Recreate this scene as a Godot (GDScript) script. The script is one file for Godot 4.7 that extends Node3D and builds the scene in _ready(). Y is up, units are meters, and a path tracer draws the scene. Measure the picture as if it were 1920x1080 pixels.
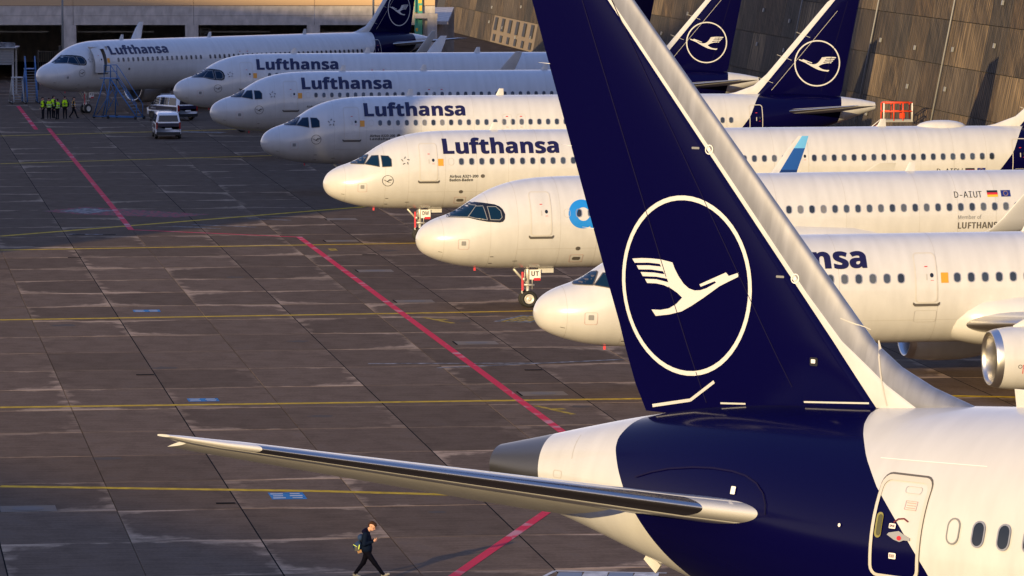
extends Node3D
# Airport apron in low warm sun: a row of parked narrow-body airliners, the tail of a wide-body in front.
const CAM_H := 19.6
const FPX := 9400.0            # focal length in pixels of a 1920 px wide picture
const GRID := 0.13429          # the apron grid is turned by this angle (rad) against the view
const SUN_AZ := 27.0           # shadows run this many degrees to the right of straight ahead
const SUN_EL := 10.5

var M := {}                    # materials
var cache := {}                # shared meshes
var used := {}                 # taken names
var rng := RandomNumberGenerator.new()
var ex := Vector3(cos(GRID), 0, -sin(GRID))     # along the stands (tailwards)
var ez := Vector3(-sin(GRID), 0, -cos(GRID))    # away along the slab joints
var bold: Font
var plain_font: Font
var mono: Font
var heavy: Font

# ---------------------------------------------------------------- helpers
func lin(r: float, g: float, b: float) -> Color:
	return Color(r, g, b).linear_to_srgb()

func mat(r: float, g: float, b: float, rough := 0.6, metal := 0.0, coat := 0.0) -> StandardMaterial3D:
	var m := StandardMaterial3D.new()
	m.albedo_color = lin(r, g, b)
	m.roughness = rough
	m.metallic = metal
	if coat > 0.0:
		m.clearcoat_enabled = true
		m.clearcoat = coat
		m.clearcoat_roughness = 0.08
	return m

func noise_tex(freq: float, lo: float, hi: float, sx := 1.0, sy := 1.0, size := 512, seed_ := 1, oct := 4) -> ImageTexture:
	var n := FastNoiseLite.new()
	n.seed = seed_
	n.frequency = freq
	n.fractal_octaves = oct
	var im := Image.create(size, size, false, Image.FORMAT_RGB8)
	for y in size:
		for x in size:
			# blend across the border so that the texture tiles
			var fx := float(x) / size
			var fy := float(y) / size
			var a := n.get_noise_2d(x * sx, y * sy)
			var b := n.get_noise_2d((x - size) * sx, y * sy)
			var c := n.get_noise_2d(x * sx, (y - size) * sy)
			var d := n.get_noise_2d((x - size) * sx, (y - size) * sy)
			var v := lerpf(lerpf(a, b, fx), lerpf(c, d, fx), fy)
			v = clampf(0.5 + v * 0.9, 0, 1)
			v = lerpf(lo, hi, v)
			im.set_pixel(x, y, Color(v, v, v))
	return ImageTexture.create_from_image(im)

func two_tone(freq: float, a: Color, b: Color, cut: float, seed_: int) -> ImageTexture:
	var n := FastNoiseLite.new()
	n.seed = seed_
	n.frequency = freq
	n.fractal_octaves = 4
	var im := Image.create(512, 512, false, Image.FORMAT_RGB8)
	for y in 512:
		for x in 512:
			var v := clampf((n.get_noise_2d(x, y) - cut) * 4.0, 0, 1)
			im.set_pixel(x, y, a.lerp(b, v).linear_to_srgb())
	return ImageTexture.create_from_image(im)

func numbered(called: String) -> String:
	if not used.has(called):
		used[called] = 0
		return called
	used[called] += 1
	return "%s_%03d" % [called, used[called]]

func thing(called: String, label: String, category: String, at := Vector3.ZERO, turn := 0.0, group := "") -> Node3D:
	var o := Node3D.new()
	o.name = numbered(called)
	add_child(o)
	o.position = at
	o.rotation.y = turn
	o.set_meta("label", label)
	o.set_meta("category", category)
	if group != "":
		o.set_meta("group", group)
	return o

func part(parent: Node, called: String, mesh: Mesh, m: Material, at := Vector3.ZERO) -> MeshInstance3D:
	var o := MeshInstance3D.new()
	o.name = called
	o.mesh = mesh
	o.material_override = m
	o.position = at
	parent.add_child(o, true)
	return o

func structure(called: String, mesh: Mesh, m: Material) -> MeshInstance3D:
	var o := part(self, called, mesh, m)
	o.set_meta("kind", "structure")
	return o

func one(called: String, label: String, category: String, mesh: Mesh, m: Material, at := Vector3.ZERO, turn := 0.0, group := "") -> MeshInstance3D:
	var o := part(self, numbered(called), mesh, m, at)
	o.rotation.y = turn
	o.set_meta("label", label)
	o.set_meta("category", category)
	if group != "":
		o.set_meta("group", group)
	return o

func begin(smooth := true) -> SurfaceTool:
	var st := SurfaceTool.new()
	st.begin(Mesh.PRIMITIVE_TRIANGLES)
	st.set_smooth_group(0 if smooth else -1)
	return st

func done(st: SurfaceTool) -> ArrayMesh:
	st.generate_normals()
	return st.commit()

func quad(st: SurfaceTool, a: Vector3, b: Vector3, c: Vector3, d: Vector3) -> void:
	for v: Vector3 in [a, b, c, a, c, d]:
		st.add_vertex(v)

func quad_uv(st: SurfaceTool, p: Array, uv: Array) -> void:
	for i: int in [0, 1, 2, 0, 2, 3]:
		st.set_uv(uv[i])
		st.add_vertex(p[i])

func bx(st: SurfaceTool, c: Vector3, s: Vector3, b := Basis()) -> void:
	st.set_smooth_group(-1)
	var h := s * 0.5
	var p: Array[Vector3] = []
	for i in 8:
		p.append(c + b * Vector3(h.x * (1 if i & 1 else -1), h.y * (1 if i & 2 else -1), h.z * (1 if i & 4 else -1)))
	quad(st, p[0], p[2], p[3], p[1]); quad(st, p[4], p[5], p[7], p[6])
	quad(st, p[0], p[1], p[5], p[4]); quad(st, p[2], p[6], p[7], p[3])
	quad(st, p[0], p[4], p[6], p[2]); quad(st, p[1], p[3], p[7], p[5])

func box_mesh(c: Vector3, s: Vector3, b := Basis()) -> ArrayMesh:
	var st := begin(false)
	bx(st, c, s, b)
	return done(st)

func tube(st: SurfaceTool, a: Vector3, b: Vector3, ra: float, rb := -1.0, n := 8) -> void:
	if rb < 0:
		rb = ra
	var d := (b - a).normalized()
	var u := d.cross(Vector3.UP if absf(d.y) < 0.9 else Vector3.RIGHT).normalized()
	var v := d.cross(u)
	for i in n:
		var t0 := TAU * i / n
		var t1 := TAU * (i + 1) / n
		var e0 := u * cos(t0) + v * sin(t0)
		var e1 := u * cos(t1) + v * sin(t1)
		quad(st, a + e0 * ra, b + e0 * rb, b + e1 * rb, a + e1 * ra)
		for v3: Vector3 in [a, a + e0 * ra, a + e1 * ra, b, b + e1 * rb, b + e0 * rb]:
			st.add_vertex(v3)

func grid(st: SurfaceTool, rows: Array, closed := false) -> void:
	for i in rows.size() - 1:
		var r0: PackedVector3Array = rows[i]
		var r1: PackedVector3Array = rows[i + 1]
		var n := r0.size()
		for k in (n if closed else n - 1):
			var k1 := (k + 1) % n
			quad(st, r0[k], r0[k1], r1[k1], r1[k])

func lathe(st: SurfaceTool, prof: Array, axis: int, n := 28, at := Vector3.ZERO) -> void:
	# prof: [[axial, radius], ...] round the local x (0) or z (2) axis
	var rows := []
	for p: Array in prof:
		var r := PackedVector3Array()
		for k in n:
			var t := TAU * k / n
			var c: float = p[1] * cos(t)
			var s: float = p[1] * sin(t)
			r.append(at + (Vector3(p[0], s, c) if axis == 0 else (Vector3(c, s, p[0]) if axis == 2 else Vector3(c, p[0], s))))
		rows.append(r)
	grid(st, rows, true)

func table(X: Array, Y: Array, x: float) -> float:
	if x <= X[0]:
		return Y[0]
	for i in X.size() - 1:
		if x <= X[i + 1]:
			return lerpf(Y[i], Y[i + 1], (x - X[i]) / (X[i + 1] - X[i]))
	return Y[-1]

func smooth_table(X: Array, Y: Array, x: float) -> float:
	# monotone cubic (limited slopes)
	var n := X.size()
	if x <= X[0]:
		return Y[0]
	if x >= X[n - 1]:
		return Y[n - 1]
	var i := 0
	while x > X[i + 1]:
		i += 1
	var m := [0.0, 0.0]
	for j in 2:
		var k: int = i + j
		if k > 0 and k < n - 1:
			var d0: float = (Y[k] - Y[k - 1]) / (X[k] - X[k - 1])
			var d1: float = (Y[k + 1] - Y[k]) / (X[k + 1] - X[k])
			m[j] = 0.0 if d0 * d1 <= 0 else 2.0 * d0 * d1 / (d0 + d1)
		else:
			var a: int = 0 if k == 0 else n - 2
			m[j] = (Y[a + 1] - Y[a]) / (X[a + 1] - X[a])
	var hh: float = X[i + 1] - X[i]
	var t: float = (x - X[i]) / hh
	var t2 := t * t
	var t3 := t2 * t
	return (2 * t3 - 3 * t2 + 1) * Y[i] + (t3 - 2 * t2 + t) * hh * m[0] + (-2 * t3 + 3 * t2) * Y[i + 1] + (t3 - t2) * hh * m[1]

# pixel of the 1920 x 1080 photograph -> point on the ground (only a direction; the ground gives the distance)
func ground(px: float, py: float, h := 0.0) -> Vector3:
	var p := atan(780.0 / FPX)
	var a := (px - 960.0) / FPX
	var b := -(py - 540.0) / FPX
	var r := Vector3(a, b * cos(p) - sin(p), -b * sin(p) - cos(p))
	return Vector3(0, CAM_H, 0) + r * ((h - CAM_H) / r.y)

# ---------------------------------------------------------------- flat shapes laid on curved skins
func tri_poly(poly: PackedVector2Array) -> PackedVector2Array:
	var out := PackedVector2Array()
	for i in Geometry2D.triangulate_polygon(poly):
		out.append(poly[i])
	return out

func tri_ring(a: PackedVector2Array, b: PackedVector2Array) -> PackedVector2Array:
	var out := PackedVector2Array()
	var n := a.size()
	for i in n:
		var j := (i + 1) % n
		out.append_array([a[i], a[j], b[j], a[i], b[j], b[i]])
	return out

func rrect(cx: float, cy: float, w: float, h: float, r: float, n := 5) -> PackedVector2Array:
	var out := PackedVector2Array()
	for q in 4:
		var c := Vector2(cx + (w / 2 - r) * (1 if q in [0, 3] else -1), cy + (h / 2 - r) * (1 if q < 2 else -1))
		for k in n:
			var t := PI / 2 * (q + float(k) / (n - 1))
			out.append(c + Vector2(cos(t), sin(t)) * r)
	return out

func disc(cx: float, cy: float, rx: float, ry: float, n := 32) -> PackedVector2Array:
	var out := PackedVector2Array()
	for k in n:
		out.append(Vector2(cx + rx * cos(TAU * k / n), cy + ry * sin(TAU * k / n)))
	return out

func stroke(pts: Array, w: float) -> PackedVector2Array:
	var out := PackedVector2Array()
	for i in pts.size() - 1:
		var a: Vector2 = pts[i]
		var b: Vector2 = pts[i + 1]
		var n := (b - a).normalized().orthogonal() * w * 0.5
		out.append_array([a - n, b - n, b + n, a - n, b + n, a + n])
	return out

func text_tris(txt: String, font: Font, rect: Rect2, flip := false) -> PackedVector2Array:
	var tm := TextMesh.new()
	tm.text = txt
	tm.font = font
	tm.font_size = 64
	tm.pixel_size = 0.01
	tm.depth = 0.0
	tm.curve_step = 1.0
	var a := tm.get_mesh_arrays()
	var v: PackedVector3Array = a[Mesh.ARRAY_VERTEX]
	var idx: PackedInt32Array = a[Mesh.ARRAY_INDEX] if a[Mesh.ARRAY_INDEX] != null else PackedInt32Array(range(v.size()))
	var lo := Vector2(1e9, 1e9)
	var hi := -lo
	for p in v:
		lo = lo.min(Vector2(p.x, p.y))
		hi = hi.max(Vector2(p.x, p.y))
	var out := PackedVector2Array()
	for i in idx:
		var q := (Vector2(v[i].x, v[i].y) - lo) / (hi - lo)
		if flip:
			q.x = 1.0 - q.x
		out.append(rect.position + q * rect.size)
	return out

func split_letters(t: PackedVector2Array) -> Array:
	# triangles that share corners belong to one letter
	var at := {}
	var own := PackedInt32Array()
	var n := t.size() / 3
	own.resize(n)
	for i in n:
		own[i] = i
	for i in n:
		for k in 3:
			var key := t[i * 3 + k].snapped(Vector2(0.001, 0.001))
			if at.has(key):
				var a: int = at[key]
				while own[a] != a:
					a = own[a]
				var b: int = i
				while own[b] != b:
					b = own[b]
				own[b] = a
			else:
				at[key] = i
	var groups := {}
	for i in n:
		var a := i
		while own[a] != a:
			a = own[a]
		if not groups.has(a):
			groups[a] = PackedVector2Array()
		for k in 3:
			groups[a].append(t[i * 3 + k])
	return groups.values()

func skin(tris: PackedVector2Array, f: Callable, longest := 0.3) -> ArrayMesh:
	var st := begin(true)
	var todo := tris.duplicate()
	var guard := 0
	while todo.size() >= 3 and guard < 200000:
		guard += 1
		var n := todo.size()
		var a := todo[n - 3]
		var b := todo[n - 2]
		var c := todo[n - 1]
		todo.resize(n - 3)
		var la := a.distance_to(b)
		var lb := b.distance_to(c)
		var lc := c.distance_to(a)
		var m := maxf(la, maxf(lb, lc))
		if m > longest:
			if la == m:
				var p := (a + b) / 2
				todo.append_array([a, p, c, p, b, c])
			elif lb == m:
				var p := (b + c) / 2
				todo.append_array([a, b, p, a, p, c])
			else:
				var p := (a + c) / 2
				todo.append_array([a, b, p, p, b, c])
			continue
		st.add_vertex(f.call(a)); st.add_vertex(f.call(c)); st.add_vertex(f.call(b))
	return done(st)

# the crane of the tail emblem, in a unit circle, flying to +x
func crane(cx: float, cy: float, r: float, dir: float) -> PackedVector2Array:
	var pts := [[905,163],[985,153],[1060,150],[1140,152],[1232,168],[1250,215],[1280,270],[1320,325],[1360,357],[1405,370],[1450,365],[1500,345],[1575,297],[1565,286],[1455,337],[1445,320],[1650,213],[1672,238],[1745,208],[1742,240],[1680,275],[1600,322],[1540,370],[1470,425],[1380,490],[1300,540],[1200,572],[1090,593],[1057,546],[1130,543],[1200,525],[1260,485],[1307,433],[1270,400],[1220,370],[1160,348],[1100,340],[1025,343],[1007,312],[1100,308],[1198,324],[1188,297],[1100,288],[990,293],[972,262],[1080,258],[1167,264],[1157,242],[1060,236],[957,243],[940,213],[1040,205],[1140,207],[1130,187],[1040,184],[925,194]]
	var out := PackedVector2Array()
	for p: Array in pts:
		out.append(Vector2(cx + dir * r * (p[0] - 1331.0) / 499.0, cy - r * (p[1] - 340.0) / 672.0))
	return out

func emblem(cx: float, cy: float, r: float, dir: float, thick := 0.055) -> PackedVector2Array:
	var t := tri_poly(crane(cx, cy, r * 0.97, dir))
	t.append_array(tri_ring(disc(cx, cy, r, r, 56), disc(cx, cy, r * (1.0 - thick), r * (1.0 - thick), 56)))
	return t

# ---------------------------------------------------------------- fuselages
class Hull:
	var Q := []
	var T := []
	var B := []
	var W := []
	var ox := 0.0
	var host: Node3D
	var memo := {}
	func at(s: float) -> Vector3:      # top, bottom, half width
		var key := snappedf(s, 0.002)
		if not memo.has(key):
			var q := sqrt(maxf(s, 0.0))
			memo[key] = Vector3(host.smooth_table(Q, T, q), host.smooth_table(Q, B, q), host.smooth_table(Q, W, q))
		return memo[key]
	func ring(s: float, a: float) -> Vector3:
		var k := at(s)
		return Vector3(s - ox, (k.x + k.y) * 0.5 + (k.x - k.y) * 0.5 * sin(a), k.z * cos(a))
	func zat(s: float, y: float) -> float:
		var k := at(s)
		var t := clampf((y - (k.x + k.y) * 0.5) / maxf((k.x - k.y) * 0.5, 0.01), -1.0, 1.0)
		return k.z * sqrt(1.0 - t * t)
	func side(p: Vector2, sgn: float, off: float) -> Vector3:
		var k := at(p.x)
		var y := clampf(p.y, k.y, k.x)
		var z := zat(p.x, y)
		var zs := clampf((zat(p.x + 0.04, y) - zat(p.x - 0.04, y)) / 0.08, -4, 4)
		var zy := clampf((zat(p.x, y + 0.03) - zat(p.x, y - 0.03)) / 0.06, -4, 4)
		var n := Vector3(-zs, -zy, 1.0).normalized() * off
		return Vector3(p.x - ox + n.x, y + n.y, (z + n.z) * sgn)

func hull(S: Array, T: Array, B: Array, W: Array, ox := 0.0) -> Hull:
	var h := Hull.new()
	h.host = self
	for s: float in S:
		h.Q.append(sqrt(s))
	h.T = T
	h.B = B
	h.W = W
	h.ox = ox
	return h

func narrow_hull(kind: String) -> Hull:
	if cache.has("hull" + kind):
		return cache["hull" + kind]
	var d := 0.0 if kind == "320" else 6.93
	var S := [0.0, 0.06, 0.2, 0.5, 0.9, 1.4, 1.9, 2.3, 2.8, 3.3, 3.9, 4.6, 5.5, 6.8, 9.0, 20.0 + d, 25.0 + d, 27.0 + d, 29.0 + d, 31.0 + d, 33.0 + d, 35.0 + d, 36.6 + d, 37.57 + d]
	var T := [3.12, 3.38, 3.63, 3.88, 4.08, 4.25, 4.48, 4.74, 5.07, 5.34, 5.57, 5.75, 5.86, 5.91, 5.92, 5.92, 5.92, 5.91, 5.9, 5.88, 5.83, 5.71, 5.5, 5.3]
	var B := [3.12, 2.85, 2.62, 2.4, 2.22, 2.06, 1.94, 1.88, 1.83, 1.79, 1.77, 1.76, 1.75, 1.75, 1.75, 1.75, 1.76, 1.88, 2.2, 2.7, 3.3, 3.95, 4.5, 4.82]
	var W := [0.0, 0.3, 0.55, 0.86, 1.12, 1.34, 1.5, 1.6, 1.71, 1.8, 1.87, 1.92, 1.955, 1.97, 1.975, 1.975, 1.975, 1.93, 1.8, 1.6, 1.32, 0.92, 0.52, 0.24]
	cache["hull" + kind] = hull(S, T, B, W)
	return cache["hull" + kind]

# a band of skin between two paint edges; each edge is a table of s over the angle above the horizontal
func band(h: Hull, e0: Array, e1: Array, steps: Array, n := 56, hole := []) -> ArrayMesh:
	var rows := []
	for t: float in steps:
		var r := PackedVector3Array()
		for k in n:
			var a := TAU * k / n
			var e := rad_to_deg(asin(clampf(sin(a), -1, 1)))
			r.append(h.ring(lerpf(table(e0[0], e0[1], e), table(e1[0], e1[1], e), t), a))
		rows.append(r)
	var st := begin(true)
	if hole.is_empty():
		grid(st, rows, true)
	else:
		for i in rows.size() - 1:
			for k in n:
				if i >= hole[0] and i < hole[1] and (k >= n - hole[2] or k < hole[3]):
					continue
				var k1 := (k + 1) % n
				quad(st, rows[i][k], rows[i][k1], rows[i + 1][k1], rows[i + 1][k])
	return done(st)

func edge(v: float) -> Array:
	return [[-90.0, 90.0], [v, v]]

func steps_of(list: Array, a: float, b: float) -> Array:
	var o := []
	for s: float in list:
		o.append((s - a) / (b - a))
	return o

# ---------------------------------------------------------------- wings and fins
# sections: [leading edge point, chord, thickness ratio, thickness direction]; c0..c1 of the chord (0 = leading edge)
func foil_t(c: float) -> float:
	return 5.0 * (0.2969 * sqrt(c) - 0.126 * c - 0.3516 * c * c + 0.2843 * c * c * c - 0.1015 * c * c * c * c)

func foil(sec: Array, f0: Callable, f1: Callable, cap := true, n := 14) -> ArrayMesh:
	var rows := []
	for i in sec.size():
		var s: Array = sec[i]
		var a: float = f0.call(i)
		var b: float = f1.call(i)
		var r := PackedVector3Array()
		var cs := []
		for k in n + 1:
			var u := float(k) / n
			cs.append(lerpf(a, b, u * u if a <= 0.001 else u))
		var cd: Vector3 = s[4] if s.size() > 4 else Vector3(1, 0, 0)
		for k in n + 1:
			var c: float = cs[n - k]
			r.append(s[0] + cd * s[1] * c + s[3] * foil_t(c) * s[2] * s[1])
		for k in n + 1:
			var c: float = cs[k]
			if k == 0 and a <= 0.001:
				continue
			r.append(s[0] + cd * s[1] * c - s[3] * foil_t(c) * s[2] * s[1])
		rows.append(r)
	var st := begin(true)
	grid(st, rows, false)
	if cap:
		st.set_smooth_group(-1)
		var r: PackedVector3Array = rows[-1]
		for k in range(1, r.size() - 1):
			st.add_vertex(r[0]); st.add_vertex(r[k]); st.add_vertex(r[k + 1])
	return done(st)

func full(_i: int) -> float:
	return 1.0

func zero(_i: int) -> float:
	return 0.0

func fin_z(sec: Array, p: Vector2, sgn: float, off: float) -> Vector3:
	# point on a fin's skin at (s, y); sections run upwards
	var i := 0
	while i < sec.size() - 2 and p.y > sec[i + 1][0].y:
		i += 1
	var a: Array = sec[i]
	var b: Array = sec[i + 1]
	var t := clampf((p.y - a[0].y) / (b[0].y - a[0].y), 0, 1)
	var le := lerpf(a[0].x, b[0].x, t)
	var ch: float = lerpf(a[1], b[1], t)
	var c := clampf((p.x - le) / ch, 0.0, 1.0)
	var z: float = lerpf(foil_t(c) * a[2] * a[1], foil_t(c) * b[2] * b[1], t)
	return Vector3(p.x, p.y, sgn * (z + off))

# ---------------------------------------------------------------- narrow-body airliner
func wing_sections(d: float, sgn: float) -> Array:
	var up := Vector3.UP
	return [[Vector3(11.3 + d, 2.5, 1.2 * sgn), 7.4, 0.14, up], [Vector3(13.75 + d, 2.95, 6.4 * sgn), 4.1, 0.12, up], [Vector3(20.2 + d, 4.15, 16.6 * sgn), 1.75, 0.11, up]]

func winglet_sections(d: float, sgn: float) -> Array:
	var o := []
	for q: Array in [[20.2, 4.15, 16.6, 1.75, 0.0], [20.55, 4.25, 17.05, 1.6, 25.0], [20.9, 4.5, 17.4, 1.45, 50.0], [21.3, 4.95, 17.65, 1.25, 72.0], [22.15, 6.0, 17.9, 0.85, 80.0], [22.7, 6.6, 18.0, 0.5, 82.0]]:
		var a := deg_to_rad(q[4])
		o.append([Vector3(q[0] + d, q[1], q[2] * sgn), q[3], 0.1, Vector3(0, cos(a), -sin(a) * sgn)])
	return o

func wheel(parent: Node3D, r: float, w: float, at: Vector3) -> void:
	var key := "wheel%f" % r
	if not cache.has(key):
		var st := begin(true)
		lathe(st, [[-w * 0.3, r * 0.55], [-w * 0.47, r * 0.66], [-w * 0.5, r * 0.82], [-w * 0.4, r * 0.95], [-w * 0.2, r], [w * 0.2, r], [w * 0.4, r * 0.95], [w * 0.5, r * 0.82], [w * 0.47, r * 0.66], [w * 0.3, r * 0.55]], 2, 32)
		cache[key] = done(st)
		var s2 := begin(true)
		lathe(s2, [[w * 0.1, 0.0], [w * 0.36, r * 0.06], [w * 0.36, r * 0.17], [w * 0.2, r * 0.22], [w * 0.22, r * 0.4], [w * 0.38, r * 0.5], [w * 0.4, r * 0.57], [w * 0.3, r * 0.58], [-w * 0.3, r * 0.58], [-w * 0.4, r * 0.57], [-w * 0.22, r * 0.4], [-w * 0.2, 0.0]], 2, 24)
		cache[key + "rim"] = done(s2)
	var t := part(parent, "wheel", cache[key], M.rubber, at)
	part(t, "rim", cache[key + "rim"], M.rim)

func gear_nose(root: Node3D, s: float, letters: String) -> void:
	var st := begin(true)
	tube(st, Vector3(s, 2.1, 0), Vector3(s, 0.95, 0), 0.11, 0.1, 12)
	tube(st, Vector3(s, 0.95, 0), Vector3(s, 0.38, 0), 0.075, 0.075, 12)
	tube(st, Vector3(s, 0.38, -0.3), Vector3(s, 0.38, 0.3), 0.06, 0.06, 10)
	tube(st, Vector3(s, 1.0, 0), Vector3(s - 0.75, 1.85, 0.12), 0.045)
	tube(st, Vector3(s, 1.0, 0), Vector3(s - 0.75, 1.85, -0.12), 0.045)
	tube(st, Vector3(s - 0.12, 0.95, 0), Vector3(s - 0.28, 0.68, 0), 0.035)
	tube(st, Vector3(s - 0.28, 0.68, 0), Vector3(s - 0.06, 0.42, 0), 0.035)
	tube(st, Vector3(s - 0.2, 1.02, 0.16), Vector3(s + 0.26, 1.0, 0.16), 0.05)
	tube(st, Vector3(s - 0.16, 1.15, 0.1), Vector3(s - 0.16, 1.7, 0.12), 0.02)
	tube(st, Vector3(s + 0.18, 0.8, 0.1), Vector3(s + 0.18, 1.5, 0.12), 0.018)
	lathe(st, [[-0.06, 0.0], [-0.06, 0.075], [0.05, 0.085], [0.06, 0.0]], 0, 12, Vector3(s - 0.2, 1.28, 0.12))
	lathe(st, [[-0.06, 0.0], [-0.06, 0.075], [0.05, 0.085], [0.06, 0.0]], 0, 12, Vector3(s - 0.2, 1.28, -0.12))
	var g := part(root, "nose_gear", done(st), M.gear)
	wheel(g, 0.38, 0.22, Vector3(s, 0.38, 0.25))
	wheel(g, 0.38, 0.22, Vector3(s, 0.38, -0.25))
	part(g, "gear_door", box_mesh(Vector3(s + 0.75, 1.66, 0.3), Vector3(0.7, 0.2, 0.03)), M.white)
	part(g, "gear_door", box_mesh(Vector3(s + 0.75, 1.66, -0.3), Vector3(0.7, 0.2, 0.03)), M.white)
	part(g, "locking_flag", box_mesh(Vector3(s - 0.28, 1.18, 0.17), Vector3(0.09, 0.85, 0.012)), M.flag)
	if letters != "":
		var pl := part(g, "placard", box_mesh(Vector3(s + 0.24, 1.5, 0.4), Vector3(0.5, 0.44, 0.02)), M.placard)
		var f := func(p: Vector2) -> Vector3: return Vector3(p.x, p.y, 0.416)
		part(pl, "lettering", skin(text_tris(letters, bold, Rect2(s + 0.07, 1.43, 0.34, 0.22)), f, 1.0), M.black)
		part(pl, "red_strip", box_mesh(Vector3(s + 0.33, 1.28, 0.406), Vector3(0.3, 0.12, 0.02)), M.red_sign)

func gear_main(root: Node3D, s: float, sgn: float) -> void:
	var z := 3.8 * sgn
	var st := begin(true)
	tube(st, Vector3(s, 3.0, z * 0.92), Vector3(s, 1.2, z), 0.17, 0.15, 12)
	tube(st, Vector3(s, 1.2, z), Vector3(s, 0.58, z), 0.1, 0.1, 12)
	tube(st, Vector3(s, 0.58, z - 0.5), Vector3(s, 0.58, z + 0.5), 0.09, 0.09, 10)
	tube(st, Vector3(s, 1.3, z), Vector3(s, 2.7, z * 0.45), 0.07)
	tube(st, Vector3(s + 0.1, 1.2, z), Vector3(s + 0.4, 0.9, z), 0.05)
	tube(st, Vector3(s + 0.4, 0.9, z), Vector3(s + 0.06, 0.6, z), 0.05)
	var g := part(root, "main_gear", done(st), M.gear)
	wheel(g, 0.575, 0.42, Vector3(s, 0.575, z - 0.46))
	wheel(g, 0.575, 0.42, Vector3(s, 0.575, z + 0.46))
	part(g, "gear_door", box_mesh(Vector3(s, 1.9, z + 0.3 * sgn), Vector3(0.9, 1.6, 0.05)), M.white)

func engine(root: Node3D, d: float, sgn: float, neo: bool) -> void:
	var k := 1.13 if neo else 1.0
	var c := Vector3((11.0 if neo else 11.3) + d, 1.64, 5.75 * sgn)
	var key := "eng%s" % neo
	if not cache.has(key):
		var st := begin(true)
		lathe(st, [[0.28, 1.1 * k], [0.7, 1.16 * k], [1.3, 1.19 * k], [2.1, 1.17 * k], [2.8, 1.08 * k], [3.35, 0.95 * k], [3.33, 0.92 * k], [2.6, 0.94 * k]], 0, 44)
		cache[key] = done(st)
		st = begin(true)
		lathe(st, [[1.0, 0.86 * k], [0.5, 0.85 * k], [0.16, 0.88 * k], [0.03, 0.94 * k], [0.0, 0.985 * k], [0.03, 1.02 * k], [0.12, 1.06 * k], [0.279, 1.1 * k]], 0, 44)
		cache[key + "lip"] = done(st)
		st = begin(true)
		lathe(st, [[2.6, 0.62 * k], [3.4, 0.58 * k], [4.2, 0.42 * k], [4.19, 0.39 * k], [4.1, 0.3 * k], [4.6, 0.12 * k], [4.75, 0.0]], 0, 28)
		cache[key + "core"] = done(st)
		st = begin(true)
		lathe(st, [[0.55, 0.0], [0.7, 0.13 * k], [0.95, 0.27 * k], [1.0, 0.28 * k]], 0, 20)
		for b in 22:
			var t := TAU * b / 22
			var t2 := t + 0.2
			st.set_smooth_group(-1)
			quad(st, Vector3(0.9, sin(t) * 0.25 * k, cos(t) * 0.25 * k), Vector3(0.9, sin(t) * 0.86 * k, cos(t) * 0.86 * k), Vector3(1.06, sin(t2) * 0.86 * k, cos(t2) * 0.86 * k), Vector3(1.06, sin(t2) * 0.25 * k, cos(t2) * 0.25 * k))
		lathe(st, [[1.1, 0.0], [1.1, 0.87 * k]], 0, 28)
		cache[key + "fan"] = done(st)
	var e := part(root, "engine", cache[key], M.white, c)
	part(e, "inlet_lip", cache[key + "lip"], M.bare_metal)
	part(e, "fan", cache[key + "fan"], M.dark_metal)
	part(e, "exhaust_core", cache[key + "core"], M.dark_metal)
	var st2 := begin(true)
	var rows := []
	for q: Array in [[0.9, 1.12 * k, 1.2 * k, 0.03], [1.6, 1.0, 1.62, 0.14], [2.8, 0.8, 1.5, 0.17], [5.0, 0.62, 1.35, 0.14], [7.0, 0.95, 1.25, 0.03]]:
		var h: float = q[3]
		rows.append(PackedVector3Array([Vector3(q[0], q[1], -h), Vector3(q[0], q[2], -h), Vector3(q[0], q[2], h), Vector3(q[0], q[1], h)]))
	grid(st2, rows, true)
	part(e, "pylon", done(st2), M.white)
	# safety print on the cowl: red line with a warning figure, as on the nearest engine
	if sgn > 0:
		var f := func(p: Vector2) -> Vector3:
			var r := table([0.28, 0.7, 1.3, 2.1, 2.8], [1.1 * k, 1.16 * k, 1.19 * k, 1.17 * k, 1.08 * k], p.x) + 0.006
			return Vector3(p.x, r * sin(p.y), r * cos(p.y))
		var t := stroke([Vector2(0.95, -0.12), Vector2(0.95, -0.42)], 0.03)
		t.append_array(tri_poly(disc(1.12, -0.2, 0.06, 0.05, 10)))
		t.append_array(stroke([Vector2(1.12, -0.24), Vector2(1.12, -0.36)], 0.06))
		t.append_array(stroke([Vector2(1.05, -0.4), Vector2(1.3, -0.4)], 0.035))
		part(e, "warning_print", skin(t, f, 0.2), M.red_sign)
		part(e, "warning_disc", skin(tri_ring(disc(0.84, -0.18, 0.075, 0.065, 16), disc(0.84, -0.18, 0.055, 0.047, 16)), f, 0.2), M.black)

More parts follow.
